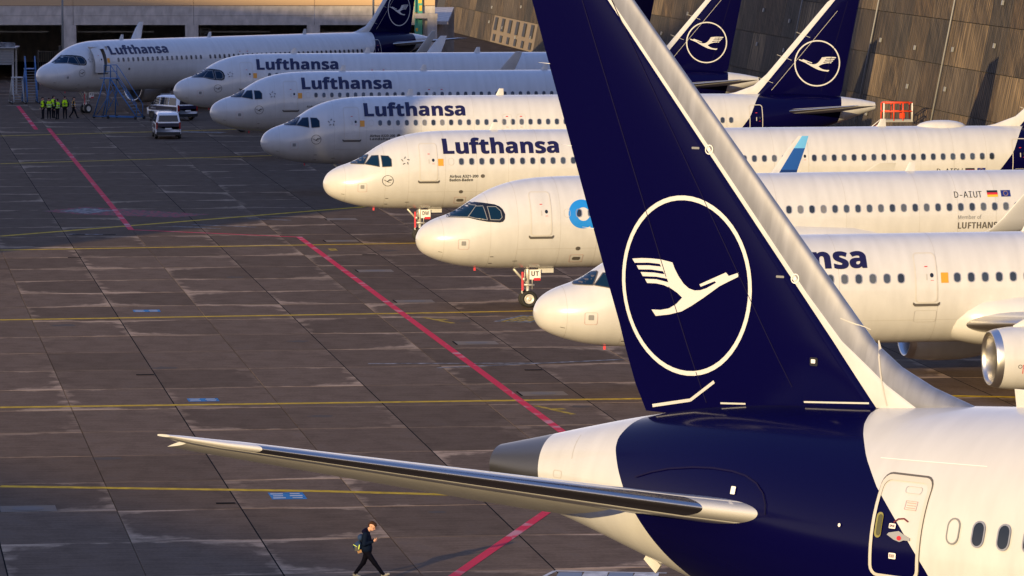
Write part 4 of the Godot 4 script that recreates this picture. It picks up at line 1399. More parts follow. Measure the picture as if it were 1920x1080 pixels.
func workers() -> void:
	var J1 := {pelvis = Vector3(0, 0.9, 0), chest = Vector3(0.0, 1.24, 0), neck = Vector3(0.01, 1.47, 0), head = Vector3(0.04, 1.6, 0), face = Vector3(0.97, -0.15, 0).normalized(),
		elbow = [Vector3(-0.04, 1.1, 0.27), Vector3(-0.04, 1.1, -0.27)], wrist = [Vector3(0.1, 0.9, 0.24), Vector3(0.1, 0.9, -0.24)], palm = [Vector3(0.5, 0, -1), Vector3(0.5, 0, 1)],
		knee = [Vector3(0.02, 0.5, 0.1), Vector3(0.02, 0.5, -0.1)], ankle = [Vector3(0, 0.1, 0.1), Vector3(0, 0.1, -0.1)], toe = [Vector3(0.16, 0.04, 0.12), Vector3(0.16, 0.04, -0.12)]}
	var J2 := J1.duplicate(true)
	J2.knee = [Vector3(0.16, 0.5, 0.09), Vector3(-0.08, 0.5, -0.09)]
	J2.ankle = [Vector3(0.3, 0.11, 0.09), Vector3(-0.32, 0.15, -0.09)]
	J2.toe = [Vector3(0.45, 0.07, 0.1), Vector3(-0.2, 0.05, -0.1)]
	var C := {skin = Color(0.5, 0.28, 0.2), top = Color(0.012, 0.013, 0.02), legs = Color(0.012, 0.013, 0.018), shoe = Color(0.02, 0.02, 0.02)}
	var m1 := person_mesh(J1, C, 0.026)
	var m2 := person_mesh(J2, C, 0.026)
	var hm := hair_mesh(J1, Color(0.02, 0.015, 0.012), 0.02)
	var vs := begin(true)
	var ye := Color(0.45, 0.72, 0.02)
	flesh(vs, [[Vector3(0.0, 1.02, 0.07), Vector3(0.0, 1.02, -0.07), 0.15, 0.15, ye], [Vector3(0.0, 1.24, 0.09), Vector3(0.0, 1.24, -0.09), 0.145, 0.145, ye], [Vector3(0.0, 1.38, 0.1), Vector3(0.0, 1.38, -0.1), 0.09, 0.09, ye]], 0.026, 0.05)
	var vest := done(vs)
	var bs := begin(true)
	for y: float in [0.98, 1.14]:
		lathe(bs, [[-0.025, 0.155], [-0.025, 0.162], [0.025, 0.162], [0.025, 0.155]], 1, 24)
		for i in 0:
			pass
	var band_m := done(bs)
	var labels := ["worker in plain lime vest at the outer end of the group", "worker in lime vest with two reflective bands beside the outer one", "worker in lime vest partly hidden behind a leaning colleague", "worker in lime vest leaning forward in front of a colleague", "worker in lime vest with shoulder bands standing with legs apart", "worker in orange and lime vest walking towards the nose wheel"]
	var spots := [[81, 223, -2.6], [92, 223, -1.5], [100, 221.5, 0.8], [108, 224, 2.4], [122, 223, -1.7], [138, 222, 0.1]]
	for i in 6:
		var q: Array = spots[i]
		var p := thing("person", labels[i], "person", ground(q[0], q[1]), q[2], "workers under the aircraft nose")
		p.scale = Vector3.ONE * [1.0, 0.97, 1.03, 0.95, 1.04, 0.98][i]
		var b := part(p, "body", m2 if i == 5 else m1, M.skin_cloth)
		part(b, "hair", hm, M.skin_cloth)
		var v := part(b, "vest", vest, M.vest_orange if i == 5 else M.skin_cloth)
		if i != 0:
			for y: float in [1.0, 1.16]:
				var bd := part(v, "reflective_band", band_m, M.reflective, Vector3(0, y, 0))
				bd.scale = Vector3(1.0, 1.0, 1.42)

# ---------------------------------------------------------------- vehicles and equipment
func van(label: String, at: Vector3, turn: float) -> void:
	var root := thing("van", label, "van", at, turn, "white vans with a navy stripe")
	# local +x is forward; sections along the length: [x, half width, floor, roof, shoulder height, roof half width]
	var secs := [[-2.42, 0.86, 0.42, 1.05, 0.9, 0.8], [-2.4, 0.9, 0.36, 1.3, 1.0, 0.82], [-2.32, 0.94, 0.34, 1.86, 1.05, 0.74], [-2.1, 0.95, 0.34, 1.93, 1.05, 0.76], [0.4, 0.95, 0.34, 1.95, 1.05, 0.76], [1.0, 0.95, 0.34, 1.86, 1.05, 0.74], [1.45, 0.95, 0.34, 1.5, 1.05, 0.76], [1.85, 0.94, 0.34, 1.18, 1.0, 0.8], [2.3, 0.9, 0.36, 1.0, 0.9, 0.78], [2.45, 0.8, 0.42, 0.85, 0.75, 0.7]]
	var rows := []
	for q: Array in secs:
		var r := PackedVector3Array()
		var w: float = q[1]
		for p: Array in [[0.92, 0.0], [1.0, 0.08], [1.0, 0.5], [0.99, 1.0]]:
			r.append(Vector3(q[0], lerpf(q[2], q[4], p[1]), w * p[0]))
		r.append(Vector3(q[0], q[3] - 0.08, lerpf(q[5], w, 0.05)))
		r.append(Vector3(q[0], q[3], q[5] * 0.88))
		r.append(Vector3(q[0], q[3] + 0.01, 0))
		for i in range(r.size() - 2, -1, -1):
			r.append(r[i] * Vector3(1, 1, -1))
		rows.append(r)
	var st := begin(true)
	grid(st, rows, true)
	for q in 2:
		var r: PackedVector3Array = rows[0 if q == 0 else -1]
		for k in range(1, r.size() - 1):
			st.add_vertex(r[0]); st.add_vertex(r[k]); st.add_vertex(r[k + 1])
	part(root, "body", done(st), M.van_white)
	for sg: float in [-1.0, 1.0]:
		part(root, "side_stripe", box_mesh(Vector3(-0.15, 0.93, 0.952 * sg), Vector3(4.2, 0.34, 0.02)), M.van_navy)
		var s2 := begin(false)
		var zz := 0.955
		var wp := [[-2.0, 1.78, -2.1, 1.22, -1.0, 1.22, -1.0, 1.8], [-0.9, 1.8, -0.9, 1.22, 0.32, 1.22, 0.32, 1.8], [0.44, 1.78, 0.44, 1.22, 1.5, 1.22, 0.95, 1.74]]
		for q: Array in wp:
			s2 = begin(false)
			var pz := func(y: float) -> float: return lerpf(0.955, 0.8, (y - 1.05) / 0.82) * sg
			quad(s2, Vector3(q[0], q[1], pz.call(q[1])), Vector3(q[2], q[3], pz.call(q[3])), Vector3(q[4], q[5], pz.call(q[5])), Vector3(q[6], q[7], pz.call(q[7])))
			part(root, "side_window", done(s2), M.dark_glass)
		for x: float in [-1.5, 1.5]:
			var g := part(root, "wheel_arch", box_mesh(Vector3(x, 0.4, 0.9 * sg), Vector3(0.82, 0.5, 0.12)), M.black)
			wheel(g, 0.34, 0.24, Vector3(x, 0.34, 0.86 * sg))
		part(root, "mirror", box_mesh(Vector3(1.25, 1.25, 1.06 * sg), Vector3(0.12, 0.2, 0.2)), M.black)
		part(root, "tail_light", box_mesh(Vector3(-2.4, 1.0, 0.85 * sg), Vector3(0.08, 0.5, 0.13)), M.tail_red)
		part(root, "headlight", box_mesh(Vector3(2.3, 0.82, 0.72 * sg), Vector3(0.12, 0.16, 0.3)), M.reflective)
	var rw := begin(false)
	quad(rw, Vector3(-2.425, 1.3, -0.74), Vector3(-2.425, 1.3, 0.74), Vector3(-2.345, 1.76, 0.66), Vector3(-2.345, 1.76, -0.66))
	part(root, "rear_window", done(rw), M.dark_glass)
	var ws := begin(false)
	quad(ws, Vector3(1.82, 1.24, -0.78), Vector3(1.82, 1.24, 0.78), Vector3(1.06, 1.83, 0.68), Vector3(1.06, 1.83, -0.68))
	part(root, "windscreen", done(ws), M.dark_glass)
	part(root, "rear_stripe", box_mesh(Vector3(-2.43, 1.06, 0), Vector3(0.03, 0.26, 1.56)), M.van_navy)
	part(root, "rear_bumper", box_mesh(Vector3(-2.42, 0.42, 0), Vector3(0.12, 0.24, 1.78)), M.black)
	part(root, "number_plate", box_mesh(Vector3(-2.45, 0.78, 0), Vector3(0.02, 0.11, 0.5)), M.print_light)
	part(root, "roof_bar", box_mesh(Vector3(0.9, 1.98, 0), Vector3(0.2, 0.06, 0.9)), M.print_grey)
	for sg: float in [-1.0, 1.0]:
		var f := func(p: Vector2) -> Vector3: return Vector3(p.x, p.y, 0.966 * sg)
		part(root, "side_lettering", skin(text_tris("Lufthansa", bold, Rect2(0.85, 0.87, 0.75, 0.12), sg < 0), f, 2.0), M.print_light)

func steps(called: String, label: String, at: Vector3, turn: float, m: Material, top: float, rails: bool) -> void:
	# mobile maintenance stair: platform on legs, flight of treads, braces, castors
	var root := thing(called, label, "stairs", at, turn, "mobile maintenance stairs")
	var run := top * 0.8
	for sg: float in [-0.42, 0.42]:
		var st := begin(true)
		tube(st, Vector3(0, top, sg), Vector3(run, 0.2, sg), 0.05)
		part(root, "stringer", done(st), m)
		for x: float in [-0.55, 0.0]:
			st = begin(true)
			tube(st, Vector3(x, top, sg), Vector3(x * 2.2 - 0.3, 0.15, sg * 1.5), 0.045)
			part(root, "leg", done(st), m)
		st = begin(true)
		tube(st, Vector3(-0.6, top - 0.3, sg), Vector3(0.1, 0.2 + top * 0.25, sg * 1.2), 0.03)
		tube(st, Vector3(0.2, top * 0.72, sg), Vector3(-1.2, 0.3, sg * 1.4), 0.03)
		part(root, "brace", done(st), m)
		st = begin(true)
		tube(st, Vector3(-1.55, 0.16, sg * 1.5), Vector3(run, 0.16, sg * 1.2), 0.04)
		part(root, "base_rail", done(st), m)
		for x: float in [-1.5, -0.1, run]:
			st = begin(true)
			lathe(st, [[-0.04, 0.0], [-0.04, 0.13], [0.04, 0.13], [0.04, 0.0]], 2, 14, Vector3(x, 0.13, sg * 1.4))
			part(root, "castor", done(st), M.rubber)
		if rails:
			st = begin(true)
			tube(st, Vector3(-0.6, top, sg), Vector3(-0.6, top + 1.05, sg), 0.03)
			tube(st, Vector3(0.05, top, sg), Vector3(0.05, top + 1.05, sg), 0.03)
			tube(st, Vector3(-0.6, top + 1.05, sg), Vector3(0.05, top + 1.05, sg), 0.03)
			tube(st, Vector3(-0.6, top + 0.55, sg), Vector3(0.05, top + 0.55, sg), 0.025)
			tube(st, Vector3(0.05, top + 1.05, sg), Vector3(run, 1.2, sg), 0.03)
			tube(st, Vector3(run, 1.2, sg), Vector3(run, 0.2, sg), 0.03)
			part(root, "handrail", done(st), m)
	part(root, "platform", box_mesh(Vector3(-0.35, top, 0), Vector3(1.3, 0.07, 0.95)), m)
	var n := int(top / 0.24)
	for i in range(1, n):
		var t := float(i) / n
		part(root, "tread", box_mesh(Vector3(run * t, lerpf(top, 0.2, t), 0), Vector3(0.2, 0.035, 0.82)), M.print_grey)

func lift_basket() -> void:
	var at := Vector3(26.4, 0, -349.0)
	var root := thing("boom_lift", "orange-red boom lift with a railed work cage by the hangar wall", "lift", at, GRID)
	var y := 2.35
	part(root, "cage_floor", box_mesh(Vector3(0.4, y, 0), Vector3(2.1, 0.18, 1.0)), M.steel)
	for x: float in [-0.6, 0.1, 0.75, 1.4]:
		for z: float in [-0.48, 0.48]:
			var st := begin(true)
			tube(st, Vector3(x, y, z), Vector3(x, y + 1.25, z), 0.045)
			part(root, "cage_post", done(st), M.print_light if x in [-0.6, 1.4] and z > 0 else M.lift_red)
	for z: float in [-0.48, 0.48]:
		for dy: float in [0.65, 1.25]:
			var st := begin(true)
			tube(st, Vector3(-0.6, y + dy, z), Vector3(1.4, y + dy, z), 0.05)
			part(root, "cage_rail", done(st), M.lift_red)
	for x: float in [-0.6, 1.4]:
		for dy: float in [0.65, 1.25]:
			var st := begin(true)
			tube(st, Vector3(x, y + dy, -0.48), Vector3(x, y + dy, 0.48), 0.05)
			part(root, "cage_rail", done(st), M.lift_red)
	part(root, "control_box", box_mesh(Vector3(0.8, y + 0.35, 0), Vector3(0.35, 0.4, 0.3)), M.lift_red)
	var st := begin(true)
	tube(st, Vector3(-0.4, y, 0), Vector3(-1.5, y - 0.75, 0), 0.1)
	tube(st, Vector3(-1.5, y - 0.75, 0), Vector3(-3.6, y - 1.2, 0), 0.14)
	part(root, "boom", done(st), M.lift_red)
	st = begin(true)
	tube(st, Vector3(-0.5, y + 0.1, 0.3), Vector3(-2.0, y - 1.1, 0.3), 0.03)
	tube(st, Vector3(-0.8, y + 0.1, 0.3), Vector3(-2.3, y - 1.1, 0.3), 0.03)
	part(root, "hose", done(st), M.print_light)
	st = begin(true)
	tube(st, Vector3(-3.6, y - 1.2, 0), Vector3(-3.0, 0.9, 0), 0.16)
	part(root, "lower_boom", done(st), M.lift_red)
	part(root, "chassis", box_mesh(Vector3(-3.0, 0.75, 0), Vector3(2.4, 0.6, 1.6)), M.lift_red)
	for x: float in [-3.8, -2.2]:
		for z: float in [-0.8, 0.8]:
			wheel(root, 0.42, 0.3, Vector3(x, 0.42, z))

# ---------------------------------------------------------------- buildings
func ribbed_panel(w: float, hgt: float) -> ArrayMesh:
	# a concrete panel with shallow upright ribs, bevelled rims
	var st := begin(false)
	var n := 12
	var x0 := -w / 2
	for i in n:
		var a := x0 + w * i / n
		var b := x0 + w * (i + 0.72) / n
		var c := x0 + w * (i + 0.8) / n
		var d := x0 + w * (i + 1) / n
		quad(st, Vector3(a, 0, 0.05), Vector3(a, hgt, 0.05), Vector3(b, hgt, 0.05), Vector3(b, 0, 0.05))
		quad(st, Vector3(b, 0, 0.05), Vector3(b, hgt, 0.05), Vector3(c, hgt, 0.0), Vector3(c, 0, 0.0))
		quad(st, Vector3(c, 0, 0.0), Vector3(c, hgt, 0.0), Vector3(d, hgt, 0.05), Vector3(d, 0, 0.05))
	quad(st, Vector3(x0, hgt, 0.05), Vector3(x0, hgt, -0.1), Vector3(-x0, hgt, -0.1), Vector3(-x0, hgt, 0.05))
	quad(st, Vector3(x0, 0, -0.1), Vector3(x0, 0, 0.05), Vector3(-x0, 0, 0.05), Vector3(-x0, 0, -0.1))
	quad(st, Vector3(x0, 0, -0.1), Vector3(x0, hgt, -0.1), Vector3(x0, hgt, 0.05), Vector3(x0, 0, 0.05))
	quad(st, Vector3(-x0, 0, 0.05), Vector3(-x0, hgt, 0.05), Vector3(-x0, hgt, -0.1), Vector3(-x0, 0, -0.1))
	return done(st)

func big_hangar() -> void:
	# leaning wall behind the tails, parallel to the slab joints
	var lean := deg_to_rad(11.0)
	var root := thing("concrete_hangar", "brown stained concrete hangar wall of leaning ribbed panels", "hangar", Vector3(34.0, 0, -311.0))
	# local x runs back along the wall, y up the leaning face, z towards the apron
	var upv := (Vector3.UP * cos(lean) + ex * sin(lean)).normalized()
	var zv := (-ez).cross(upv)
	root.basis = Basis(-ez, upv, zv)
	var W := 6.0
	var Hh := 3.16
	var pm := ribbed_panel(W - 0.05, Hh - 0.05)
	var back := begin(false)
	bx(back, Vector3(-120, 9.0, -0.4), Vector3(420, 19.0, 0.5))
	part(root, "backing_wall", done(back), M.dark_joint)
	for i in range(-4, 54):
		for r in 6:
			var pale := i >= 40 and i <= 45 and r == 0
			var m: Material = M.panels[rng.randi() % M.panels.size()]
			if pale:
				m = M.pale_concrete
			part(root, "panel", pm, m, Vector3(-W * i, Hh * r + 0.02, 0.0))
		if i % 2 == 0 and i > 2:
			for r in 4:
				if rng.randf() < 0.8:
					part(root, "panel_bracket", box_mesh(Vector3(-W * i + 0.1, Hh * r + 0.5 + rng.randf() * 2.0, 0.16), Vector3(0.3, 0.32, 0.12)), M.print_grey)
	for i: int in [40, 41, 42, 43, 44, 45]:
		part(root, "wall_window", box_mesh(Vector3(-W * i, 2.2, 0.13), Vector3(2.0, 1.5, 0.08)), M.cabin_dark)
		part(root, "wall_window", box_mesh(Vector3(-W * i + 0.5, 0.6, 0.13), Vector3(1.6, 0.8, 0.08)), M.cabin_dark)
	for q: float in [38.0, 63.0, 92.0, 131.0, 176.0]:
		var ct := begin(true)
		tube(ct, Vector3(-q, 0, 0.2), Vector3(-q, 18.4, 0.2), 0.06, 0.06, 6)
		part(root, "conduit", done(ct), M.print_grey)
	part(root, "roof_edge", box_mesh(Vector3(-120, 18.6, 0.1), Vector3(420, 0.5, 0.7)), M.dark_joint)

func flat_hangar() -> void:
	var zf := -470.0
	var x1 := -7.2
	var x0 := -75.0
	var root := thing("maintenance_hall", "pale concrete hall with dark wide bays and tan upper wall", "hall", Vector3(0, 0, zf))
	# fascia in two courses of panels, tan wall above
	var n := 6
	for i in n:
		var w := (x1 - x0) / n
		var cx := x0 + w * (i + 0.5)
		part(root, "fascia_panel", box_mesh(Vector3(cx, 5.75, -0.3), Vector3(w - 0.04, 0.86, 0.6)), M.hall_pale)
		part(root, "fascia_panel", box_mesh(Vector3(cx, 6.65, -0.27), Vector3(w - 0.04, 0.9, 0.6)), M.hall_pale)
		part(root, "upper_panel", box_mesh(Vector3(cx, 9.6, -0.2), Vector3(w - 0.03, 4.9, 0.6)), M.hall_tan)
	# pillars between the bays
	for px: float in [-97.0, 131.0, 360.0, 588.0, 806.0]:
		var x := (px - 960.0) / 20.0
		part(root, "pillar", box_mesh(Vector3(x, 2.66, -0.35), Vector3(1.22, 5.31, 0.8)), M.hall_pale)
	# the hall inside: floor, back, ceiling, side
	part(root, "back_wall", box_mesh(Vector3(-41, 2.6, -50), Vector3(70, 5.3, 0.4)), M.hall_pale)
	part(root, "ceiling", box_mesh(Vector3(-41, 5.5, -25.3), Vector3(70, 0.3, 49.4)), M.hall_pale)
	part(root, "side_wall", box_mesh(Vector3(-7.3, 2.66, -25.4), Vector3(0.4, 5.31, 49.0)), M.hall_pale)
	part(root, "side_wall", box_mesh(Vector3(-75.2, 2.66, -25.4), Vector3(0.4, 5.31, 49.0)), M.hall_pale)
	part(root, "hall_floor", box_mesh(Vector3(-41, -0.03, -25.2), Vector3(68, 0.05, 49.5)), M.asphalt)
	for x: float in [-48.0, -38.0, -27.0, -14.0]:
		part(root, "crane_rail", box_mesh(Vector3(x, 4.5, -6), Vector3(8.0, 0.12, 0.12)), M.steel)
	# scaffold tower in one bay
	var st := begin(true)
	for x: float in [-29.3, -28.4]:
		tube(st, Vector3(x, 0, -2), Vector3(x, 5.0, -2), 0.05)
	for k in 5:
		tube(st, Vector3(-29.3, k * 1.0, -2), Vector3(-28.4, k * 1.0 + 0.9, -2), 0.035)
		tube(st, Vector3(-29.3, k * 1.0 + 0.95, -2), Vector3(-28.4, k * 1.0 + 0.95, -2), 0.035)
	part(root, "scaffold", done(st), M.print_grey)
	# white corner column
	part(root, "corner_column", box_mesh(Vector3(-7.45, 3.2, 0.8), Vector3(0.9, 6.4, 0.9)), M.hall_pale)
	part(root, "column_head", box_mesh(Vector3(-8.0, 6.2, 0.8), Vector3(2.1, 0.45, 0.95)), M.hall_pale)
	# banner
	var b := thing("banner", "tall green banner with orange patches on the hall corner", "banner", Vector3(-8.75, 0, zf + 0.45))
	part(b, "cloth", box_mesh(Vector3(0, 5.9, 0), Vector3(0.72, 5.2, 0.03)), M.banner_green)
	for q: Array in [[0.15, 7.6, 0.3, 0.45], [-0.2, 6.3, 0.25, 0.4], [0.2, 6.9, 0.25, 0.5], [-0.15, 4.9, 0.2, 0.3]]:
		part(b, "patch", box_mesh(Vector3(q[0], q[1], 0.02), Vector3(q[2], q[3], 0.02)), M.gold)
	part(b, "bracket", box_mesh(Vector3(0, 8.55, -0.15), Vector3(0.8, 0.06, 0.3)), M.steel)
	# lamp poles in front of the hall
	for px: Array in [[120.0, "grey lamp pole before the bay pillar of the pale hall"], [701.0, "grey lamp pole rising behind the far navy tail fin"]]:
		var p := thing("lamp_pole", px[1], "lamp pole", Vector3((px[0] - 960.0) / 20.3, 0, -462.0))
		st = begin(true)
		tube(st, Vector3(0, 0, 0), Vector3(0, 13, 0), 0.12, 0.08, 10)
		part(p, "pole", done(st), M.pole)
		part(p, "base_plate", box_mesh(Vector3(0, 0.1, 0), Vector3(0.5, 0.2, 0.5)), M.pole)
		part(p, "lamp_head", box_mesh(Vector3(0.4, 13.0, 0), Vector3(1.1, 0.15, 0.35)), M.pole)
	# low gabled store beside the hall bays
	var sh := thing("equipment_store", "grey slatted equipment store stacked with pale sheets", "store", Vector3(-46.5, 0, -442.0))
	for k in 7:
		part(sh, "slat", box_mesh(Vector3(0, 2.75 + 0.2 * k, 0), Vector3(5.2, 0.17, 0.08)), M.print_grey)
	for x: float in [-2.5, 2.5]:
		for z: float in [-0.1, -3.0]:
			part(sh, "post", box_mesh(Vector3(x, 2.05, z), Vector3(0.16, 4.1, 0.12)), M.steel)
	part(sh, "roof", box_mesh(Vector3(0, 4.18, -1.5), Vector3(5.6, 0.1, 3.6)), M.steel)
	for k in 5:
		part(sh, "sheet_stack", box_mesh(Vector3(-1.2 + 0.7 * k, 4.35 + 0.07 * (k % 2), -1.2), Vector3(1.1, 0.24 + 0.2 * (k % 3), 1.8), Basis(Vector3.UP, 0.2 * k)), M.white_worn)
	# fence panel by the pole
	var fe := thing("fence", "dark mesh fence panel in front of the hall pillar", "fence", Vector3(-41.7, 0, -452.0))
	for k in 9:
		part(fe, "bar", box_mesh(Vector3(-0.8 + 0.2 * k, 2.2, 0), Vector3(0.04, 2.6, 0.04)), M.black)
	part(fe, "rail", box_mesh(Vector3(0, 3.45, 0), Vector3(1.9, 0.06, 0.06)), M.black)
	part(fe, "rail", box_mesh(Vector3(0, 1.0, 0), Vector3(1.9, 0.06, 0.06)), M.black)
	part(fe, "post", box_mesh(Vector3(1.0, 2.0, 0), Vector3(0.3, 4.0, 0.3)), M.black)
	part(fe, "post", box_mesh(Vector3(-1.0, 1.8, 0), Vector3(0.12, 3.6, 0.12)), M.black)

func block(called: String, label: String, right: Vector3, front: Vector3, corner: Vector3, w: float, dpt: float, hgt: float) -> void:
	# office block outside the picture that throws the long shadow: storeys of wall and ribbon glazing
	var root := thing(called, label, "building", corner)
	root.basis = Basis(right, Vector3.UP, right.cross(Vector3.UP))
	var n := int(hgt / 3.9)
	for i in n:
		var y := hgt * i / n
		var fh := hgt / n
		part(root, "storey_wall", box_mesh(Vector3(-w / 2, y + fh * 0.25, dpt / 2), Vector3(w, fh * 0.5, dpt)), M.hall_pale)
		part(root, "window_band", box_mesh(Vector3(-w / 2, y + fh * 0.75, dpt / 2), Vector3(w - 0.3, fh * 0.5, dpt - 0.3)), M.dark_glass)
	part(root, "roof", box_mesh(Vector3(-w / 2, hgt + 0.2, dpt / 2), Vector3(w + 0.2, 0.4, dpt + 0.2)), M.steel)

# ---------------------------------------------------------------- materials
func materials() -> void:
	bold = SystemFont.new()
	bold.font_names = PackedStringArray(["Droid Sans"])
	bold.font_weight = 700
	heavy = FontVariation.new()
	heavy.base_font = bold
	heavy.variation_embolden = 0.55
	heavy.spacing_glyph = -1
	plain_font = SystemFont.new()
	plain_font.font_names = PackedStringArray(["Droid Sans"])
	mono = SystemFont.new()
	mono.font_names = PackedStringArray(["Droid Sans Mono"])
	var paint_tex := noise_tex(0.02, 0.93, 1.0, 1.0, 0.4, 512, 3)
	M.rough_tex = noise_tex(0.03, 0.55, 1.0, 1.0, 1.0, 256, 8)
	M.white = mat(0.57, 0.56, 0.54, 0.28, 0.0, 0.4)
	M.white.albedo_texture = paint_tex
	M.white.uv1_triplanar = true
	M.white.uv1_scale = Vector3(0.16, 0.16, 0.16)
	M.wing_grey = mat(0.42, 0.42, 0.43, 0.35)
	M.navy = mat(0.0018, 0.0015, 0.03, 0.14)
	M.navy.metallic_specular = 0.22
	M.navy_seam = mat(0.01, 0.009, 0.035, 0.9)
	M.navy_seam.metallic_specular = 0.1
	M.title = mat(0.008, 0.005, 0.04, 0.35)
	M.emblem = mat(0.58, 0.57, 0.55, 0.35)
	M.seam = mat(0.42, 0.4, 0.37, 0.5)
	M.door_edge = mat(0.5, 0.47, 0.42, 0.4)
	M.sill = mat(0.09, 0.08, 0.07, 0.5)
	M.window_frame = mat(0.38, 0.37, 0.36, 0.3, 0.6)
	M.cabin_glass = [mat(0.03, 0.04, 0.06, 0.08), mat(0.045, 0.06, 0.085, 0.08), mat(0.022, 0.03, 0.045, 0.08), mat(0.075, 0.085, 0.1, 0.1), mat(0.016, 0.022, 0.034, 0.08), mat(0.15, 0.15, 0.155, 0.15)]
	M.dark_glass = mat(0.012, 0.016, 0.024, 0.06)
	M.cockpit_glass = mat(0.004, 0.018, 0.042, 0.05)
	M.cockpit_glass.metallic_specular = 0.3
	M.mask = mat(0.008, 0.008, 0.009, 0.25)
	M.mask_frame = mat(0.2, 0.2, 0.2, 0.4)
	M.cabin_lining = mat(0.35, 0.33, 0.3, 0.8)
	M.cabin_dark = mat(0.02, 0.018, 0.018, 0.7)
	M.black = mat(0.012, 0.012, 0.014, 0.45)
	M.print_grey = mat(0.2, 0.2, 0.2, 0.5)
	M.print_light = mat(0.75, 0.73, 0.7, 0.5)
	M.red_sign = mat(0.5, 0.02, 0.03, 0.5)
	M.dark_red = mat(0.12, 0.012, 0.012, 0.5)
	M.red_thin = mat(0.5, 0.3, 0.26, 0.5)
	M.flag = mat(0.6, 0.05, 0.07, 0.7)
	M.orange = mat(0.65, 0.27, 0.015, 0.4)
	M.gold = mat(0.7, 0.4, 0.02, 0.5)
	M.eu_blue = mat(0.01, 0.02, 0.16, 0.4)
	M.sky_title = mat(0.01, 0.2, 0.6, 0.35)
	M.placard = mat(0.78, 0.77, 0.74, 0.5)
	M.bare_metal = mat(0.6, 0.58, 0.55, 0.36, 1.0)
	M.polished = mat(0.42, 0.4, 0.38, 0.27, 1.0)
	M.brushed = mat(0.42, 0.41, 0.4, 0.42, 0.8)
	M.brushed.albedo_texture = noise_tex(0.03, 0.8, 1.0, 1.0, 0.2, 256, 21)
	M.brushed.uv1_triplanar = true
	M.brushed.uv1_scale = Vector3(0.4, 0.4, 0.4)
	M.titanium = mat(0.12, 0.115, 0.11, 0.33, 0.8)
	M.dark_metal = mat(0.08, 0.078, 0.075, 0.4, 0.8)
	M.steel = mat(0.35, 0.35, 0.35, 0.45, 0.3)
	M.gear = mat(0.5, 0.49, 0.46, 0.4, 0.3)
	M.rim = mat(0.62, 0.58, 0.5, 0.4, 0.2)
	M.rubber = mat(0.014, 0.013, 0.012, 0.75)
	M.wl_white = mat(0.78, 0.77, 0.75, 0.3)
	M.wl_deep = mat(0.008, 0.03, 0.12, 0.3)
	M.wl_mid = mat(0.008, 0.07, 0.28, 0.3)
	M.wl_light = mat(0.12, 0.4, 0.68, 0.3)
	M.wl_yellow = mat(0.75, 0.42, 0.02, 0.3)
	M.olive = mat(0.22, 0.2, 0.05, 0.35)
	M.olive_glass = mat(0.07, 0.066, 0.018, 0.12)
	# ground and paint on it
	M.asphalt = mat(0.1, 0.075, 0.06, 0.8)
	M.asphalt.metallic_specular = 0.06
	M.asphalt.albedo_texture = noise_tex(0.02, 0.65, 1.0, 1.0, 1.0, 512, 5)
	M.asphalt.uv1_triplanar = true
	M.asphalt.uv1_world_triplanar = true
	M.asphalt.uv1_scale = Vector3(0.05, 0.05, 0.05)
	M.tar = mat(0.012, 0.012, 0.013, 0.9)
	M.tar.metallic_specular = 0.03
	M.oil = mat(0.075, 0.06, 0.05, 0.7)
	M.oil.metallic_specular = 0.1
	M.iron = mat(0.16, 0.14, 0.125, 0.7)
	M.iron.metallic_specular = 0.1
	M.pale_concrete = mat(0.2, 0.16, 0.125, 0.85)
	M.pale_concrete.metallic_specular = 0.06
	for q: Array in [["yellow", 0.62, 0.4, 0.03, 0.72], ["red_paint", 0.58, 0.03, 0.07, 0.6], ["white_paint", 0.62, 0.61, 0.6, 0.7], ["blue_paint", 0.03, 0.22, 0.5, 0.7], ["yellow_worn", 0.6, 0.4, 0.06, 0.5], ["red_worn", 0.12, 0.03, 0.045, 0.4], ["white_worn", 0.34, 0.34, 0.35, 0.35]]:
		var m := mat(q[1], q[2], q[3], 0.6)
		m.metallic_specular = 0.08
		m.albedo_texture = noise_tex(0.035, q[4], 1.0, 1.0, 1.0, 256, 11 + str(q[0]).length())
		m.uv1_triplanar = true
		m.uv1_world_triplanar = true
		m.uv1_scale = Vector3(0.22, 0.22, 0.22)
		M[q[0]] = m
	M.red_paint.albedo_color = Color.WHITE
	M.red_paint.albedo_texture = two_tone(0.012, Color(0.55, 0.025, 0.06), Color(0.48, 0.2, 0.22), 0.2, 77)
	M.red_paint.uv1_scale = Vector3(0.06, 0.06, 0.06)
	M.red_worn.albedo_color = Color.WHITE
	M.red_worn.albedo_texture = two_tone(0.02, Color(0.09, 0.06, 0.06), Color(0.3, 0.03, 0.06), 0.0, 78)
	M.blue_grey = mat(0.1, 0.13, 0.18, 0.6)
	# clothes, vehicles
	M.skin_cloth = mat(1, 1, 1, 0.75)
	M.skin_cloth.vertex_color_use_as_albedo = true
	M.skin_cloth.metallic_specular = 0.12
	M.vest_orange = mat(0.6, 0.3, 0.03, 0.7)
	M.reflective = mat(0.75, 0.76, 0.74, 0.3)
	M.lime = mat(0.6, 0.75, 0.1, 0.6)
	M.tan_leather = mat(0.3, 0.16, 0.06, 0.7)
	M.van_white = mat(0.78, 0.78, 0.78, 0.25, 0.0, 0.5)
	M.van_navy = mat(0.01, 0.011, 0.035, 0.3)
	M.tail_red = mat(0.25, 0.012, 0.012, 0.2)
	M.stair_blue = mat(0.02, 0.11, 0.28, 0.5)
	M.stair_grey = mat(0.3, 0.3, 0.29, 0.5)
	M.lift_red = mat(0.72, 0.06, 0.015, 0.45)
	M.pole = mat(0.16, 0.17, 0.17, 0.5)
	# buildings
	M.hall_pale = mat(0.56, 0.5, 0.45, 0.8)
